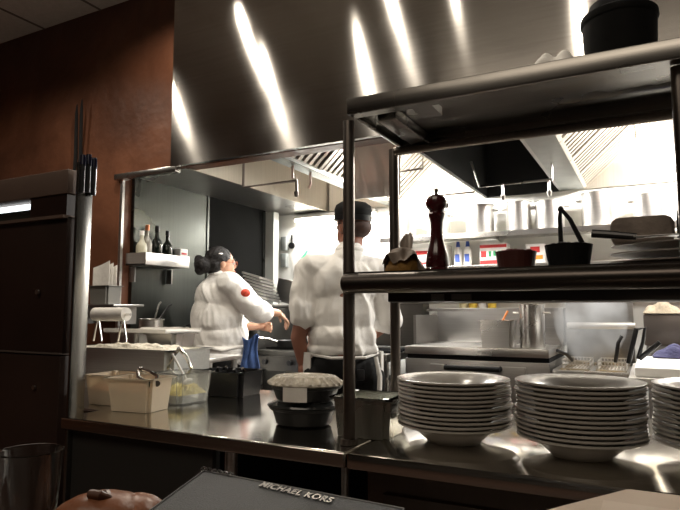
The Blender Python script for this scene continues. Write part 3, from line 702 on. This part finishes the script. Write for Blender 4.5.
# ------------------------------------------------------------ cook line right
t = thing('griddle', 'stainless griddle unit with dark slot and black oven handle behind the plates', 'griddle', (-1.0, 4.05, 0))
MB().box((0, -.0, .975), (.91, .72, .05), bev=.004).build('cook_surface', STEEL, t)
MB().box((0, .02, .935), (.90, .68, .03)).build('slot', BLACKM, t)
MB().box((0, 0, .46), (.91, .70, .92), bev=.004).build('body', STEEL_DK, t)
MB().box((.02, -.355, .66), (.60, .02, .46), bev=.004).build('oven_door', STEEL_DK, t)
MB().tube([(-.17, -.355, .875), (-.17, -.40, .875), (.17, -.40, .875), (.17, -.355, .875)], .016).build('handle', BLACKM, t)
MB().box((0, .34, 1.12), (.91, .03, .26), bev=.003).box((0, .10, 1.235), (.91, .02, .02)).box((-.46, .1, 1.1), (.02, .5, .2)).build('backsplash', STEEL_DK, t)
for k in range(4):
    t = thing('sauce_bottle', ['pale yellow sauce bottle nearest the capped cook', 'yellow sauce bottle beside the pale one', 'white sauce bottle between two yellow ones', 'yellow sauce bottle nearest the orange spoon'][k], 'bottle', (-1.31+k*.075, 4.59, 1.251))
    m = [mat('pale yellow', (.7, .62, .35), .4), YELLOW, WHITE_PL, YELLOW][k]
    MB().lathe([(0, 0), (.032, 0), (.033, .01), (.033, .13), (.015, .16), (0, .16)], seg=20).build('body', m, t); MB().lathe([(0, .16), (.016, .16), (.005, .20), (0, .20)], seg=16).build('nozzle', m, t)
o = MB().box((0, 0, 0), (1.0, .14, .012)).box((0, .055, -.12), (1.0, .01, .24)).build('sauce_ledge', STEEL_DK, loc=(-1.0, 4.612, 1.244)); tag(o, 'narrow steel ledge above the griddle carrying sauce bottles', 'ledge')
t = thing('steel_bain', 'square steel insert with orange spoon on the griddle end', 'container', (-.86, 3.80, 1.001))
openbox(.20, .16, .17, taper=.95).build('insert', STEEL, t); MB().box((0, 0, .12), (.16, .12, .01)).build('food', FOODW, t)
t = thing('orange_spoon', 'orange handled spoon resting in the square steel insert', 'spoon', (-.85, 3.79, 1.13)); MB().tube([(-.03, 0, 0), (.02, 0, .04), (.05, .01, .10)], [.008, .007, .007]).build('handle', ORANGE, t); MB().ball((-.04, 0, .005), .024, (1, .8, .5)).build('bowl', WHITE_PL, t)
stockpot('tall narrow steel pot at the griddle end by the fryer', -.655, 3.80, 1.001, .075, .27, False, STEEL)
# fryer with baskets
t = thing('deep_fryer', 'stainless deep fryer bay steaming behind the middle plate stack', 'fryer', (-.315, 4.03, 0))
MB().box((0, 0, .44), (.42, .72, .80), bev=.004).build('body', STEEL_DK, t)
MB().box((0, -.345, .865), (.42, .03, .045), bev=.004).box((0, .33, .865), (.42, .05, .045)).box((-.195, 0, .865), (.03, .7, .045)).box((.195, 0, .865), (.03, .7, .045)).box((0, 0, .865), (.03, .7, .045)).build('tank_rim', STEEL, t)
MB().box((0, 0, .843), (.38, .66, .004)).build('oil', mat('frying oil', (.25, .17, .06), .08), t)
MB().box((0, .36, 1.12), (.42, .03, .58), bev=.003).build('backsplash', STEEL_DK, t)
MB().cyl((-.20, .30, 1.13), (.22, .30, 1.13), .022).build('heat_tube', STEEL_LT, t)
for k in range(2):
    bx = -.412+k*.196
    t = thing('fryer_basket', ['wire fryer basket next to the tall pot', 'wire fryer basket with black handle next to the cutting board'][k], 'basket', (bx, 3.95, .885))
    m = MB()
    for z in (0, .025, .05): m.tube([(-.075, -.14, z), (.075, -.14, z), (.075, .14, z), (-.075, .14, z)], .0035, closed=True, seg=6)
    for j in range(9): m.tube([(-.075+j*.01875, -.14, .05), (-.075+j*.01875, -.14, 0), (-.075+j*.01875, .14, 0), (-.075+j*.01875, .14, .05)], .002, seg=5)
    for j in range(11): m.tube([(-.075, -.14+j*.028, .05), (-.075, -.14+j*.028, 0), (.075, -.14+j*.028, 0), (.075, -.14+j*.028, .05)], .002, seg=5)
    m.build('wire_cage', STEEL_LT, t)
    if k == 0: MB().tube([(-.02, -.14, .05), (-.04, -.22, .09), (-.08, -.30, .115)], .010).build('handle', BLACK, t)
    else: MB().tube([(.02, -.14, .05), (.04, -.18, .16), (.06, -.17, .20)], .011).build('handle', BLACK, t)
# steam over the fryer: a real, thin volume
sm = bpy.data.materials.new('steam'); sm.use_nodes = True; nt = sm.node_tree; nt.nodes.clear()
out = nt.nodes.new('ShaderNodeOutputMaterial'); vs = nt.nodes.new('ShaderNodeVolumeScatter'); vs.inputs['Color'].default_value = (.95, .95, .95, 1)
tc = nt.nodes.new('ShaderNodeTexCoord'); nn = nt.nodes.new('ShaderNodeTexNoise'); nn.inputs['Scale'].default_value = 5; nn.inputs['Detail'].default_value = 2
mr = nt.nodes.new('ShaderNodeMapRange'); mr.inputs['From Min'].default_value = .42; mr.inputs['From Max'].default_value = .75; mr.inputs['To Min'].default_value = 0; mr.inputs['To Max'].default_value = 5
nt.links.new(tc.outputs['Object'], nn.inputs['Vector']); nt.links.new(nn.outputs['Fac'], mr.inputs['Value']); nt.links.new(mr.outputs['Result'], vs.inputs['Density']); nt.links.new(vs.outputs['Volume'], out.inputs['Volume'])
o = MB().ball((0, 0, 0), 1., (.22, .24, .30), seg=24).build('steam', sm, loc=(-.34, 4.02, 1.20)); tag(o, 'thin white steam rising over the deep fryer', 'steam'); o['kind'] = 'stuff'
# white board on prep table at the end
t = thing('end_table', 'steel work table under the bright white cutting board', 'table', (.35, 3.25, 0))
MB().box((0, 0, .925), (.90, .80, .04), bev=.004).build('tabletop', STEEL_LT, t)
for sx in (-1, 1):
    for sy in (-1, 1): MB().cyl((sx*.42, sy*.36, 0), (sx*.42, sy*.36, .91), .018).build('leg', STEEL, t)
MB().box((0, 0, .4), (.88, .74, .02)).build('undershelf', STEEL, t)
o = MB().box((0, 0, .02), (.86, .74, .04), bev=.006).build('cutting_board', OLDWHITE, loc=(.355, 3.26, .946)); tag(o, 'large white cutting board glowing bright beside the fryer', 'cutting board')
t = thing('black_tongs', 'black folding tongs standing at the corner of the cutting board', 'tongs', (-.115, 3.12, .986))
MB().box((.03, 0, .08), (.022, .02, .17), ry=R(14), bev=.004).build('arm', BLACK, t); MB().tube([(.045, 0, .155), (.085, 0, .165), (.075, 0, .10), (.05, 0, .02)], .009).build('arm', BLACK, t); MB().box((.10, 0, .06), (.12, .02, .022), ry=R(-42), bev=.004).build('lever', BLACK, t)
o = MB().box((0, 0, .07), (.60, .40, .19), bev=.01).build('oven_box', mat('dark warm steel', (.20, .175, .16), .35, .8), loc=(.255, 4.25, 1.045)); tag(o, 'dark steel cabinet beyond the cutting board', 'appliance')
MB_ = MB().box((0, 0, .51), (.58, .38, 1.02)); o = MB_.build('equipment_stand', STEEL_DK, loc=(.255, 4.25, .0)); tag(o, 'steel stand carrying the dark cabinet', 'stand')
def cloth(name, label, loc, w, d, h, m, seed):
    def fn(u, v):
        a = (u-.5)*2; b = (v-.5)*2
        return (w*.5*a, d*.5*b, h*(1-abs(a)**3)*(1-abs(b)**3)*(.75+.18*math.sin(u*13+seed)+.15*math.sin(v*17+u*6+seed)))
    o = MB().grid(fn, 24, 20, .006).build(name, m, loc=loc, smooth=60); return tag(o, label, 'cloth')
cloth('paper_napkin', 'crumpled white napkin beside the black bucket on the upper shelf', (-.165, 1.325, 1.7385), .10, .08, .05, PAPER, 4)
cloth('folded_cloth', 'beige crumpled cloth lying on the dark cabinet', (.06, 4.13, 1.212), .20, .18, .075, CREAM, 1)
cloth('folded_cloth', 'slate blue cloth at the far end of the cutting board', (.11, 3.54, .990), .22, .14, .06, PURPLE, 2)

# ------------------------------------------------------------ foreground table
t = thing('bar_table', 'dark wooden guest table in the foreground', 'table', (-.25, .32, 0))
MB().box((0, 0, .905), (1.08, .58, .04), bev=.008).box((.30, .36, .905), (.80, .34, .04), bev=.008).build('tabletop', TABLEM, t)
MB().cyl((0, 0, .02), (0, 0, .885), .04).cyl((0, 0, 0), (0, 0, .03), .25, seg=32).build('pedestal', DARKMETAL, t)
o = MB().lathe([(0, 0), (.028, 0), (.030, .003), (.0375, .118), (.0385, .121), (.0370, .122), (.0355, .118), (.0285, .010), (0, .008)], seg=48).build('water_glass', GLASS, loc=(-.683, .482, .938)); tag(o, 'empty clear tumbler at the near left corner of the table', 'glass')
# the grey handbag lying flat
bag = thing('handbag', 'slate grey leather bag with silver lettering lying in the foreground', 'bag', (-.41, .55, .926), 0)
BP = [(-.168, .127), (.158, .107), (.205, -.13), (-.075, -.13)]
b_ = MB().prism(BP, 'Z', 0, .079)
bmesh.ops.bevel(b_.bm, geom=b_.bm.edges[:], offset=.011, segments=4, profile=.5, affect='EDGES')
b_.build('body', LEATHER, bag)
MB().tube([(x*.95, y*.95, .0785) for x, y in BP], .0016, closed=True).build('seam', mat('seam thread', (.12, .12, .12), .6), bag)
cu = bpy.data.curves.new('letters', 'FONT'); cu.body = 'MICHAEL KORS'; cu.size = .0150; cu.extrude = .0014; cu.space_character = 1.12; cu.align_x = 'CENTER'; cu.offset = .0005
to = bpy.data.objects.new('tmp', cu); COL.objects.link(to)
bpy.context.view_layer.update()
me = bpy.data.meshes.new_from_object(to); COL.objects.unlink(to); bpy.data.objects.remove(to)
me.materials.clear(); me.materials.append(SILVER)
lt = bpy.data.objects.new('lettering', me); COL.objects.link(lt); lt.parent = bag; lt.location = (.012, .084, .0800); lt.rotation_euler = (R(14), 0, R(-8)); lt['label'] = 'silver letters'
m = MB()
for k in range(6): m.ball((-.160+.010*k, .122-.001*k, .0795), .0050, seg=8)
m.build('crystal_trim', CRYSTAL, bag, smooth=0)
# brown leather pouch
t = thing('leather_pouch', 'glossy caramel brown pouch with knot between glass and grey bag', 'pouch', (-.588, .515, .934))
MB().ball((0, 0, .036), .060, (1.15, .75, .76), rot=(0, 0, R(35))).ball((.030, .025, .036), .042, (1.1, .9, .95)).build('body', WOODBR, t)
MB().tube([(-.012, -.01, .074), (-.004, -.016, .081), (.008, -.014, .081), (.014, -.006, .074), (.004, .0, .078)], .006, closed=True).build('knot', mat('dark leather', (.06, .02, .008), .3), t)
t = thing('tan_pouch', 'tan rounded leather pouch at the near edge of the table', 'pouch', (0, .72, .926), 0)
b_ = MB().prism([(-.108, .025), (-.040, .138), (.16, .138), (.16, -.12), (-.19, -.12)], 'Z', 0, .081)
bmesh.ops.bevel(b_.bm, geom=b_.bm.edges[:], offset=.012, segments=4, profile=.5, affect='EDGES')
b_.build('body', mat('tan leather', (.56, .46, .37), .6, 0, .06, 10, .1, 200), t)
MB().box((.02, .0, .0815), (.16, .12, .002), bev=.0009).build('flap', mat('tan flap', (.60, .50, .41), .55), t)
# ------------------------------------------------------------ people
def blob(name, chains, balls, m, parent, voxel=.006, smooth=4, disp=None):
    """Tapered limbs and rounded masses fused into one continuous skin."""
    mb = MB()
    for ch in chains:
        for (a, ra), (b, rb) in zip(ch, ch[1:]):
            mb.cyl(a, b, ra, rb, seg=20)
        for a, ra in ch: mb.ball(a, ra, seg=18)
    for b in balls:
        c, rad = b[0], b[1]; rot = b[2] if len(b) > 2 else (0, 0, 0)
        mb.ball(c, 1., rad, rot, seg=28)
    o = mb.build(name, m, parent, smooth=0)
    for p in o.data.polygons: p.use_smooth = True
    r = o.modifiers.new('fuse', 'REMESH'); r.mode = 'VOXEL'; r.voxel_size = voxel; r.use_smooth_shade = True
    s = o.modifiers.new('soften', 'SMOOTH'); s.factor = .5; s.iterations = smooth
    bpy.context.view_layer.update()
    dg = bpy.context.evaluated_depsgraph_get()
    me = bpy.data.meshes.new_from_object(o.evaluated_get(dg))
    o.modifiers.clear(); old = o.data; o.data = me; bpy.data.meshes.remove(old); me.name = name
    if disp:
        amp, sc = disp
        out = []
        for v in me.vertices:
            p = v.co
            wp = noise.noise_vector(p*4.5)*.10
            q = Vector(((p.x+wp.x)*sc[0], (p.y+wp.y)*sc[1], (p.z+wp.z)*sc[2]))
            a = 1-abs(noise.noise(q))*2.2
            b = 1-abs(noise.noise(q*2.3+Vector((7, 3, 1))))*2.2
            out.append(p+v.normal*(amp*(a-.35)+amp*.35*(b-.35)))
        for v, c in zip(me.vertices, out): v.co = c
        me.update()
    for p in me.polygons: p.use_smooth = True
    return o
def V(*a): return Vector(a)
def hand(wrist, direction, palm_n, side, curl=.5, s=1.):
    """palm and five separate, bent fingers: returns chains and balls. direction: to the fingertips; side: towards the thumb"""
    w = Vector(wrist); d = Vector(direction).normalized(); n = Vector(palm_n).normalized(); t = Vector(side); t = (t-d*t.dot(d)).normalized()
    n = d.cross(t).normalized()*(1 if d.cross(t).dot(n) > 0 else -1)
    ch = []
    k0 = w+d*.085*s
    for i, (off, ln) in enumerate(((.030, .070), (.010, .080), (-.010, .074), (-.029, .058))):
        a = w+d*.03*s+t*off*.6*s; b = k0+t*off*s; L = ln*s
        c1, c2 = curl*.8, curl*1.7
        p = b+(d*math.cos(c1)+n*math.sin(c1))*L*.45; q = p+(d*math.cos(c2)+n*math.sin(c2))*L*.55
        ch.append([(a, .012*s), (b, .0105*s), (p, .0088*s), (q, .0072*s)])
    a = w+d*.02*s+t*.022*s; b = w+d*.045*s+t*.048*s+n*.008; c = b+(d*.8+t*.35+n*.5)*.034*s; e = c+(d*.85+n*.55)*.026*s
    ch.append([(a, .014*s), (b, .012*s), (c, .0095*s), (e, .008*s)])
    ch.append([(w, .020*s), (w+d*.045*s, .021*s)])
    return ch, []

def person(name, label, loc, rz, sex, sleeve_r):
    return thing(name, label, 'person', loc, rz)

# --- woman cook: standing in profile, reaching over the range
wo = thing('person', 'woman cook in white jacket with red shoulder patch and glasses stirring a pan', 'person', (-2.60, 3.20, 0), R(-34))
shR, elR, wrR = V(.185, -.005, 1.405), V(.235, .17, 1.225), V(.165, .355, 1.215)
shL, elL, wrL = V(-.175, .01, 1.40), V(-.215, .15, 1.13), V(-.085, .30, 1.115)
hc, hb = hand(wrR, (-.15, .75, -.55), (-.4, -.4, -.8), (-1, .1, .3), .6, .95)
gc, gb = hand(wrL, (.45, .85, .0), (0, 0, -1), (.3, .1, .9), .9, .92)
hd = V(0, .0, 1.555)
chains = [[(V(0, -.03, 1.36), .060), (V(0, -.018, 1.44), .052), (V(0, -.005, 1.50), .050)],
          [(shR, .052), (elR, .040), (V(.20, .27, 1.22), .034), (wrR, .024)], [(shL, .052), (elL, .040), (V(-.15, .23, 1.12), .034), (wrL, .024)],
          [(V(-.10, -.01, .92), .095), (V(-.095, .01, .50), .062), (V(-.095, -.01, .45), .058), (V(-.095, -.02, .10), .038)], [(V(-.095, -.02, .09), .038), (V(-.095, .06, .05), .036), (V(-.095, .13, .035), .030)],
          [(V(.10, -.01, .92), .095), (V(.095, .01, .50), .062), (V(.095, -.01, .45), .058), (V(.095, -.02, .10), .038)], [(V(.095, -.02, .09), .038), (V(.095, .06, .05), .036), (V(.095, .13, .035), .030)],
          [(V(-.10, 0, 1.37), .07), (V(.10, 0, 1.37), .07)], [(V(0, 0, 1.35), .12), (V(0, 0, 1.05), .125), (V(0, 0, .95), .14)]] + hc + gc
balls = [(hd+V(0, -.012, .018), (.074, .092, .088)), (hd+V(0, .025, -.035), (.058, .062, .066)), (hd+V(0, .052, -.075), (.030, .028, .022)),
         (hd+V(0, .092, -.018), (.010, .016, .018)), (hd+V(0, .089, .004), (.008, .010, .022)), (hd+V(0, .083, -.050), (.022, .012, .009)), (hd+V(0, .078, -.060), (.020, .012, .008)),
         (hd+V(.072, -.012, -.010), (.010, .018, .030)), (hd+V(-.072, -.012, -.010), (.010, .018, .030)), (hd+V(0, .066, .020), (.050, .022, .012))]
blob('body', chains, balls, SKIN_F, wo, .005, 3)
for sx in (-1, 1):
    e = MB().ball(tuple(hd+V(sx*.030, .076, .001)), .0115, seg=14).build('eye', mat('eye white', (.6, .57, .53), .2), wo)
    MB().ball(tuple(hd+V(sx*.030, .0845, .001)), .0052, (1, .6, 1), seg=10).build('iris', BLACK, e)
MB().tube([hd+V(-.021, .094, -.058), hd+V(0, .0985, -.054), hd+V(.021, .094, -.058)], .0045, seg=8).build('lips', mat('lip colour', (.28, .07, .06), .4), wo)
for sx in (-1, 1): MB().tube([hd+V(sx*.048, .073, .024), hd+V(sx*.030, .086, .030), hd+V(sx*.014, .087, .025)], .003, seg=6).build('eyebrow', HAIR, wo)
g = MB()
for sx in (-1, 1):
    g.tube([hd+V(sx*.033+.022*math.cos(a*math.pi/8), .096, -.002+.017*math.sin(a*math.pi/8)) for a in range(16)], .0018, closed=True, seg=6)
    g.tube([hd+V(sx*.055, .094, .002), hd+V(sx*.075, .04, .004), hd+V(sx*.077, -.02, .004)], .002, seg=6)
g.tube([hd+V(-.011, .097, .002), hd+V(.011, .097, .002)], .0018, seg=6)
g.build('glasses', mat('copper glasses frame', (.35, .10, .05), .3, .8), wo)
# hair: pulled back with a low bun
blob('hair', [[(hd+V(-.04, -.075, .0), .05), (hd+V(.02, -.125, -.022), .050)], [(hd+V(0, -.12, -.02), .052), (hd+V(.01, -.150, -.05), .036)]],
     [(hd+V(0, -.024, .034), (.083, .092, .082)), (hd+V(0, -.055, -.005), (.078, .066, .072)), (hd+V(.010, -.145, -.012), (.058, .045, .052)), (hd+V(-.01, -.155, .02), (.03, .03, .03))], HAIR, wo, .006, 2, (.004, (40, 20, 20)))
MB().box(hd+V(.079, -.03, .058), (.006, .03, .008), rz=R(10)).build('hair_clip', SILVER, wo)
# jacket
jd = (.014, (7, 7, 3.2))
blob('chef_jacket', [[(shR, .078), (V(.215, .10, 1.31), .078), (elR+V(0, 0, .01), .075), (V(.223, .195, 1.225), .066)], [(V(.224, .19, 1.225), .070), (V(.219, .222, 1.223), .069)],
      [(shL, .078), (V(-.20, .10, 1.27), .076), (elL, .072), (V(-.165, .215, 1.12), .062)], [(V(-.12, .0, 1.395), .085), (V(.12, 0, 1.395), .085)],
      [(V(0, -.02, 1.43), .075), (V(0, -.015, 1.468), .062)]],
     [(V(0, -.015, 1.33), (.205, .150, .135)), (V(0, -.015, 1.18), (.205, .175, .20)), (V(0, .0, 1.06), (.205, .185, .15)), (V(0, .005, .97), (.205, .18, .08))], CHEF, wo, .007, 3, jd)
MB().tube([V(0, -.015, 1.475)+V(.058*math.cos(a*math.pi/10), .056*math.sin(a*math.pi/10), 0) for a in range(20)], .014, closed=True).build('collar', CHEF, wo)
def patch(u, v):
    a = R(-58+62*u); return V(.200+.089*math.sin(a+R(60))*1.02, .055-.085*math.cos(a+R(60))*.5, 1.315+.05*v)
pm = MB().ball((.283, .078, 1.345), .034, (.5, .95, .8)); pm.build('shoulder_patch', mat('orange red patch', (.62, .06, .025), .7, 0, .35, 60), wo)
# sleeve cuffs
for c, n in ((V(.208, .27, 1.222), 'cuff'), (V(-.155, .225, 1.12), 'cuff')):
    pass
# trousers, apron, shoes
blob('trousers', [[(V(sx*.10, 0, .90), .115), (V(sx*.10, .01, .50), .085), (V(sx*.10, -.01, .12), .072)] for sx in (-1, 1)], [(V(0, 0, .89), (.17, .13, .09))], BLACKM, wo, .008, 2, (.007, (8, 8, 3)))
blob('apron', [], [(V(0, .005, .93), (.212, .188, .13)), (V(0, .005, .78), (.222, .196, .16)), (V(0, .01, .62), (.228, .20, .14)), (V(.0, .0, .55), (.23, .20, .10))], APRON, wo, .008, 2, (.009, (8, 8, 2)))
MB().tube([V(0, .003, .985)+V(.214*math.cos(a*math.pi/12), .196*math.sin(a*math.pi/12), .012*math.sin(a)) for a in range(24)], .010, closed=True).tube([(.03, -.20, .985), (.05, -.22, .90), (.045, -.215, .78)], .008).tube([(.0, -.20, .985), (-.02, -.22, .88), (-.015, -.215, .74)], .008).build('apron_string', APRON, wo)
for sx in (-1, 1): MB().ball((sx*.095, .045, .045), 1., (.052, .145, .048)).box((sx*.095, .045, .012), (.09, .27, .022), bev=.01).build('shoe', BLACK, wo)
def tw(u, v): return V(.175-.05*math.sin(u*3)+.012*math.sin(u*16), .155+.10*(u-.3), .985-.31*v+.02*math.sin(u*7))
o = MB().grid(lambda u, v: V(.110*u+.010*math.sin(v*7+u*3), .010*math.sin(u*17)+.008*math.sin(v*9), -.33*v-.02*math.sin(u*6)), 20, 24, .005).build('hand_towel', BLUE, loc=(-2.385, 3.16, 1.06), rz=R(36), smooth=60); tag(o, 'blue towel hanging from the waist of the woman cook', 'towel')
# long spoon in her hand
t = thing('cooking_spoon', 'dark cooking spoon held by the woman over the skillet', 'spoon', (-2.17, 3.56, 1.14)); MB().tube([(-.02, .0, .06), (.0, .03, -.06), (.01, .06, -.13)], [.006, .006, .006]).ball((.01, .07, -.145), .022, (1, 1.2, .5)).build('handle', DARKMETAL, t)

# --- man cook: seen from behind, black cap, head turned aside
mn = thing('person', 'man cook seen from behind in white jacket and black skullcap', 'person', (-1.358, 2.62, 0), R(36))
shR, elR, wrR = V(.175, 0, 1.43), V(.235, .03, 1.19), V(.19, .20, 1.10)
shL, elL, wrL = V(-.170, 0, 1.43), V(-.195, -.02, 1.20), V(-.200, .015, .985)
hc, hb = hand(wrR, (-.25, .9, -.1), (0, 0, -1), (-.6, .2, .6), .8, 1.05)
gc, gb = hand(wrL, (.03, .10, -1), (1, .2, 0), (.1, 1, .1), .45, 1.08)
hd = V(.050, .018, 1.655)
leg = lambda sx: [[(V(sx*.10, -.01, .92), .09), (V(sx*.10, .01, .50), .060), (V(sx*.10, -.01, .45), .057), (V(sx*.10, -.02, .10), .038)], [(V(sx*.10, -.02, .09), .038), (V(sx*.10, .07, .05), .037), (V(sx*.10, .15, .035), .031)]]
HR = Euler((0, 0, R(28))).to_matrix()
def hh(x, y, z): return hd+HR @ V(x, y, z)
chains = [[(V(.01, -.02, 1.42), .066), (V(.03, .0, 1.52), .058), (V(.048, .008, 1.60), .056)],
          [(shR, .056), (elR, .045), (V(.215, .10, 1.15), .038), (wrR, .027)], [(shL, .056), (elL, .046), (V(-.222, .0, 1.10), .039), (wrL, .028)],
          [(V(-.10, 0, 1.40), .07), (V(.10, 0, 1.40), .07)], [(V(0, 0, 1.38), .12), (V(0, 0, 1.10), .125), (V(0, 0, .96), .135)]] + leg(-1) + leg(1) + hc + gc
balls = [(hh(0, -.012, .02), (.077, .097, .094), (0, 0, R(28))), (hh(0, .028, -.040), (.060, .064, .070), (0, 0, R(28))), (hh(0, .056, -.086), (.034, .030, .024)),
         (hh(0, .098, -.020), (.011, .017, .019), (0, 0, R(28))), (hh(0, .092, .006), (.009, .011, .024), (0, 0, R(28))), (hh(0, .087, -.055), (.024, .012, .013), (0, 0, R(28))),
         (hh(.076, -.012, -.010), (.011, .019, .033), (0, 0, R(28))), (hh(-.076, -.012, -.010), (.011, .019, .033), (0, 0, R(28)))]
blob('body', chains, balls, SKIN_M, mn, .005, 3)
for sx in (-1, 1):
    e = MB().ball(tuple(hh(sx*.031, .079, .002)), .0118, seg=14).build('eye', mat('eye white', (.6, .57, .53), .2), mn); MB().ball(tuple(hh(sx*.031, .088, .002)), .0053, (1, .6, 1), seg=10).build('iris', BLACK, e)
MB().tube([hh(-.023, .097, -.056), hh(0, .1005, -.053), hh(.023, .097, -.056)], .0042, seg=8).build('lips', mat('lip colour', (.28, .08, .06), .4), mn)
g = MB()
for sx in (-1, 1):
    g.tube([hh(sx*.034+.023*math.cos(a*math.pi/8), .102, .000+.016*math.sin(a*math.pi/8)) for a in range(16)], .002, closed=True, seg=6)
    g.tube([hh(sx*.057, .10, .004), hh(sx*.083, .04, .008), hh(sx*.086, -.02, .010)], .0025, seg=6)
g.tube([hh(-.012, .103, .004), hh(.012, .103, .004)], .002, seg=6); g.build('glasses', BLACK, mn)
blob('hair', [], [(hh(0, -.026, -.005), (.080, .088, .062), (0, 0, R(28)))], mat('close cropped hair', (.05, .022, .014), .7, 0, .3, 80), mn, .006, 2)
cap = MB().lathe([(.0, .0), (.098, .0), (.102, .004), (.101, .030), (.104, .052), (.096, .076), (.070, .092), (.03, .098), (0, .099)], seg=40, sc=(.86, 1.02))
bmesh.ops.transform(cap.bm, verts=cap.bm.verts, matrix=Matrix.Translation(hd+V(0, -.012, .030)) @ Euler((R(5), 0, R(28))).to_matrix().to_4x4())
c = cap.build('skullcap', BLACKM, mn, smooth=50)
c2 = MB().lathe([(.100, .0), (.1045, .0), (.1045, .028), (.100, .028), (.100, .0)], seg=40, sc=(.86, 1.02)); bmesh.ops.transform(c2.bm, verts=c2.bm.verts, matrix=Matrix.Translation(hd+V(0, -.012, .028)) @ Euler((R(5), 0, R(28))).to_matrix().to_4x4()); c2.build('cap_band', BLACK, c)
blob('chef_jacket', [[(shR, .070), (V(.205, .01, 1.31), .068), (elR+V(0, -.01, .0), .066), (V(.225, .06, 1.18), .060)], [(shL, .072), (V(-.192, -.01, 1.33), .066), (elL+V(0, 0, .04), .067)], [(elL+V(-.004, 0, .05), .070), (elL+V(-.002, .0, .01), .066)],
      [(V(-.12, .0, 1.425), .085), (V(.12, 0, 1.425), .085)], [(V(.02, -.01, 1.47), .078), (V(.03, -.002, 1.515), .066)]],
     [(V(0, -.01, 1.36), (.188, .125, .14)), (V(0, -.01, 1.22), (.165, .130, .19)), (V(.0, -.01, 1.10), (.172, .140, .11)), (V(0, .0, 1.045), (.176, .145, .055))], CHEF, mn, .007, 3, (.015, (7, 7, 3.6)))
MB().tube([V(.033, -.004, 1.535)+V(.062*math.cos(a*math.pi/10), .060*math.sin(a*math.pi/10), 0) for a in range(20)], .014, closed=True).build('collar', CHEF, mn)
blob('trousers', [[(V(sx*.10, -.01, .90), .105), (V(sx*.10, .01, .50), .083), (V(sx*.10, -.01, .12), .070)] for sx in (-1, 1)], [(V(0, -.01, .95), (.172, .140, .12))], BLACKM, mn, .008, 2, (.006, (8, 8, 3)))
MB().box((.06, -.150, .93), (.035, .012, .05), bev=.004).build('pocket_tab', BLACK, mn)
# front apron wrapping the hips, open behind
def ap(u, v):
    a = R(-25+230*u); return V(.195*math.cos(a)*(1+.03*math.sin(u*30)), .165*math.sin(a)*(1+.03*math.sin(u*26)), 1.03-.62*v)
MB().grid(ap, 60, 12, .006).build('apron', APRON, mn, smooth=60)
MB().tube([(.17, -.03, 1.02), (.08, -.155, 1.01), (-.08, -.155, 1.01), (-.17, -.03, 1.02)], .007).tube([(.14, -.12, 1.01), (.155, -.135, .92), (.15, -.13, .72)], [.010, .012, .012]).build('apron_string', APRON, mn)
for sx in (-1, 1): MB().ball((sx*.10, .055, .05), 1., (.055, .155, .052)).box((sx*.10, .055, .012), (.095, .29, .022), bev=.01).build('shoe', BLACK, mn)


# ------------------------------------------------------------ lights
def light(kind, name, loc, power, col, size=.1, rot=None, **k):
    l = bpy.data.lights.new(name, kind); l.energy = power; l.color = col
    if kind == 'AREA': l.shape = 'RECTANGLE'; l.size = size[0]; l.size_y = size[1]
    else: l.shadow_soft_size = size
    for a, b in k.items(): setattr(l, a, b)
    o = bpy.data.objects.new(name, l); COL.objects.link(o); o.location = loc
    if rot: o.rotation_euler = rot
    return o
WARM = (1, .90, .76); CW = (1, .96, .88)
for p, e in (((-2.28, 3.3, 2.80), 10), ((-1.85, 3.0, 2.75), 30), ((-1.78, 3.95, 2.21), 190), ((1.1, 3.3, 2.50), 110), ((.32, 4.05, 2.30), 120)):  # all out of view; the bulbless one is fill added for the divider sheet
    light('POINT', 'hood_lamp_and_fill_light', p, e, (1, .97, .92), .06)
# added fill lamp under the glowing strip, whitening the back wall
light('AREA', 'added_strip_fill', (-2.50, 4.60, 2.04), 16, (1, .98, .95), (.8, .05), (R(-12), 0, 0))
# dining room ceiling spots
SPOTS = [(-2.52, 2.15, 40), (-2.80, 1.45, 25), (-1.94, 1.40, 22), (-1.34, 2.35, 50), (-1.0, 2.1, 5), (-.34, 1.4, 30), (-3.9, 1.4, 45)]
for x, y, e in SPOTS:
    s = light('SPOT', 'ceiling_spot_light', (x, y, 3.30), e, WARM, .025, (0, 0, 0), spot_size=R(150), spot_blend=.6)
light('AREA', 'dining_fill_light', (-.6, -1.2, 3.33), 34, (1, .86, .70), (2.6, 1.6), (0, 0, 0))  # unseen soft panel added as front fill and for sheen on the hood
wd = bpy.data.worlds.new('world'); scene.world = wd; wd.use_nodes = True
wd.node_tree.nodes['Background'].inputs[0].default_value = (.9, .8, .7, 1)
wd.node_tree.nodes['Background'].inputs[1].default_value = .02

cam = bpy.data.cameras.new('camera'); co = bpy.data.objects.new('camera', cam); COL.objects.link(co)
co.location = (0, 0, 1.23); co.rotation_euler = (R(95.4), 0, R(27.7)); cam.sensor_fit = 'HORIZONTAL'; cam.sensor_width = 36; cam.lens = 590*36/680; cam.clip_start = .02
scene.camera = co
scene.view_settings.view_transform = 'Standard'; scene.view_settings.look = 'None'; scene.view_settings.exposure = 0.; scene.view_settings.gamma = 1
scene.cycles.max_bounces = 8
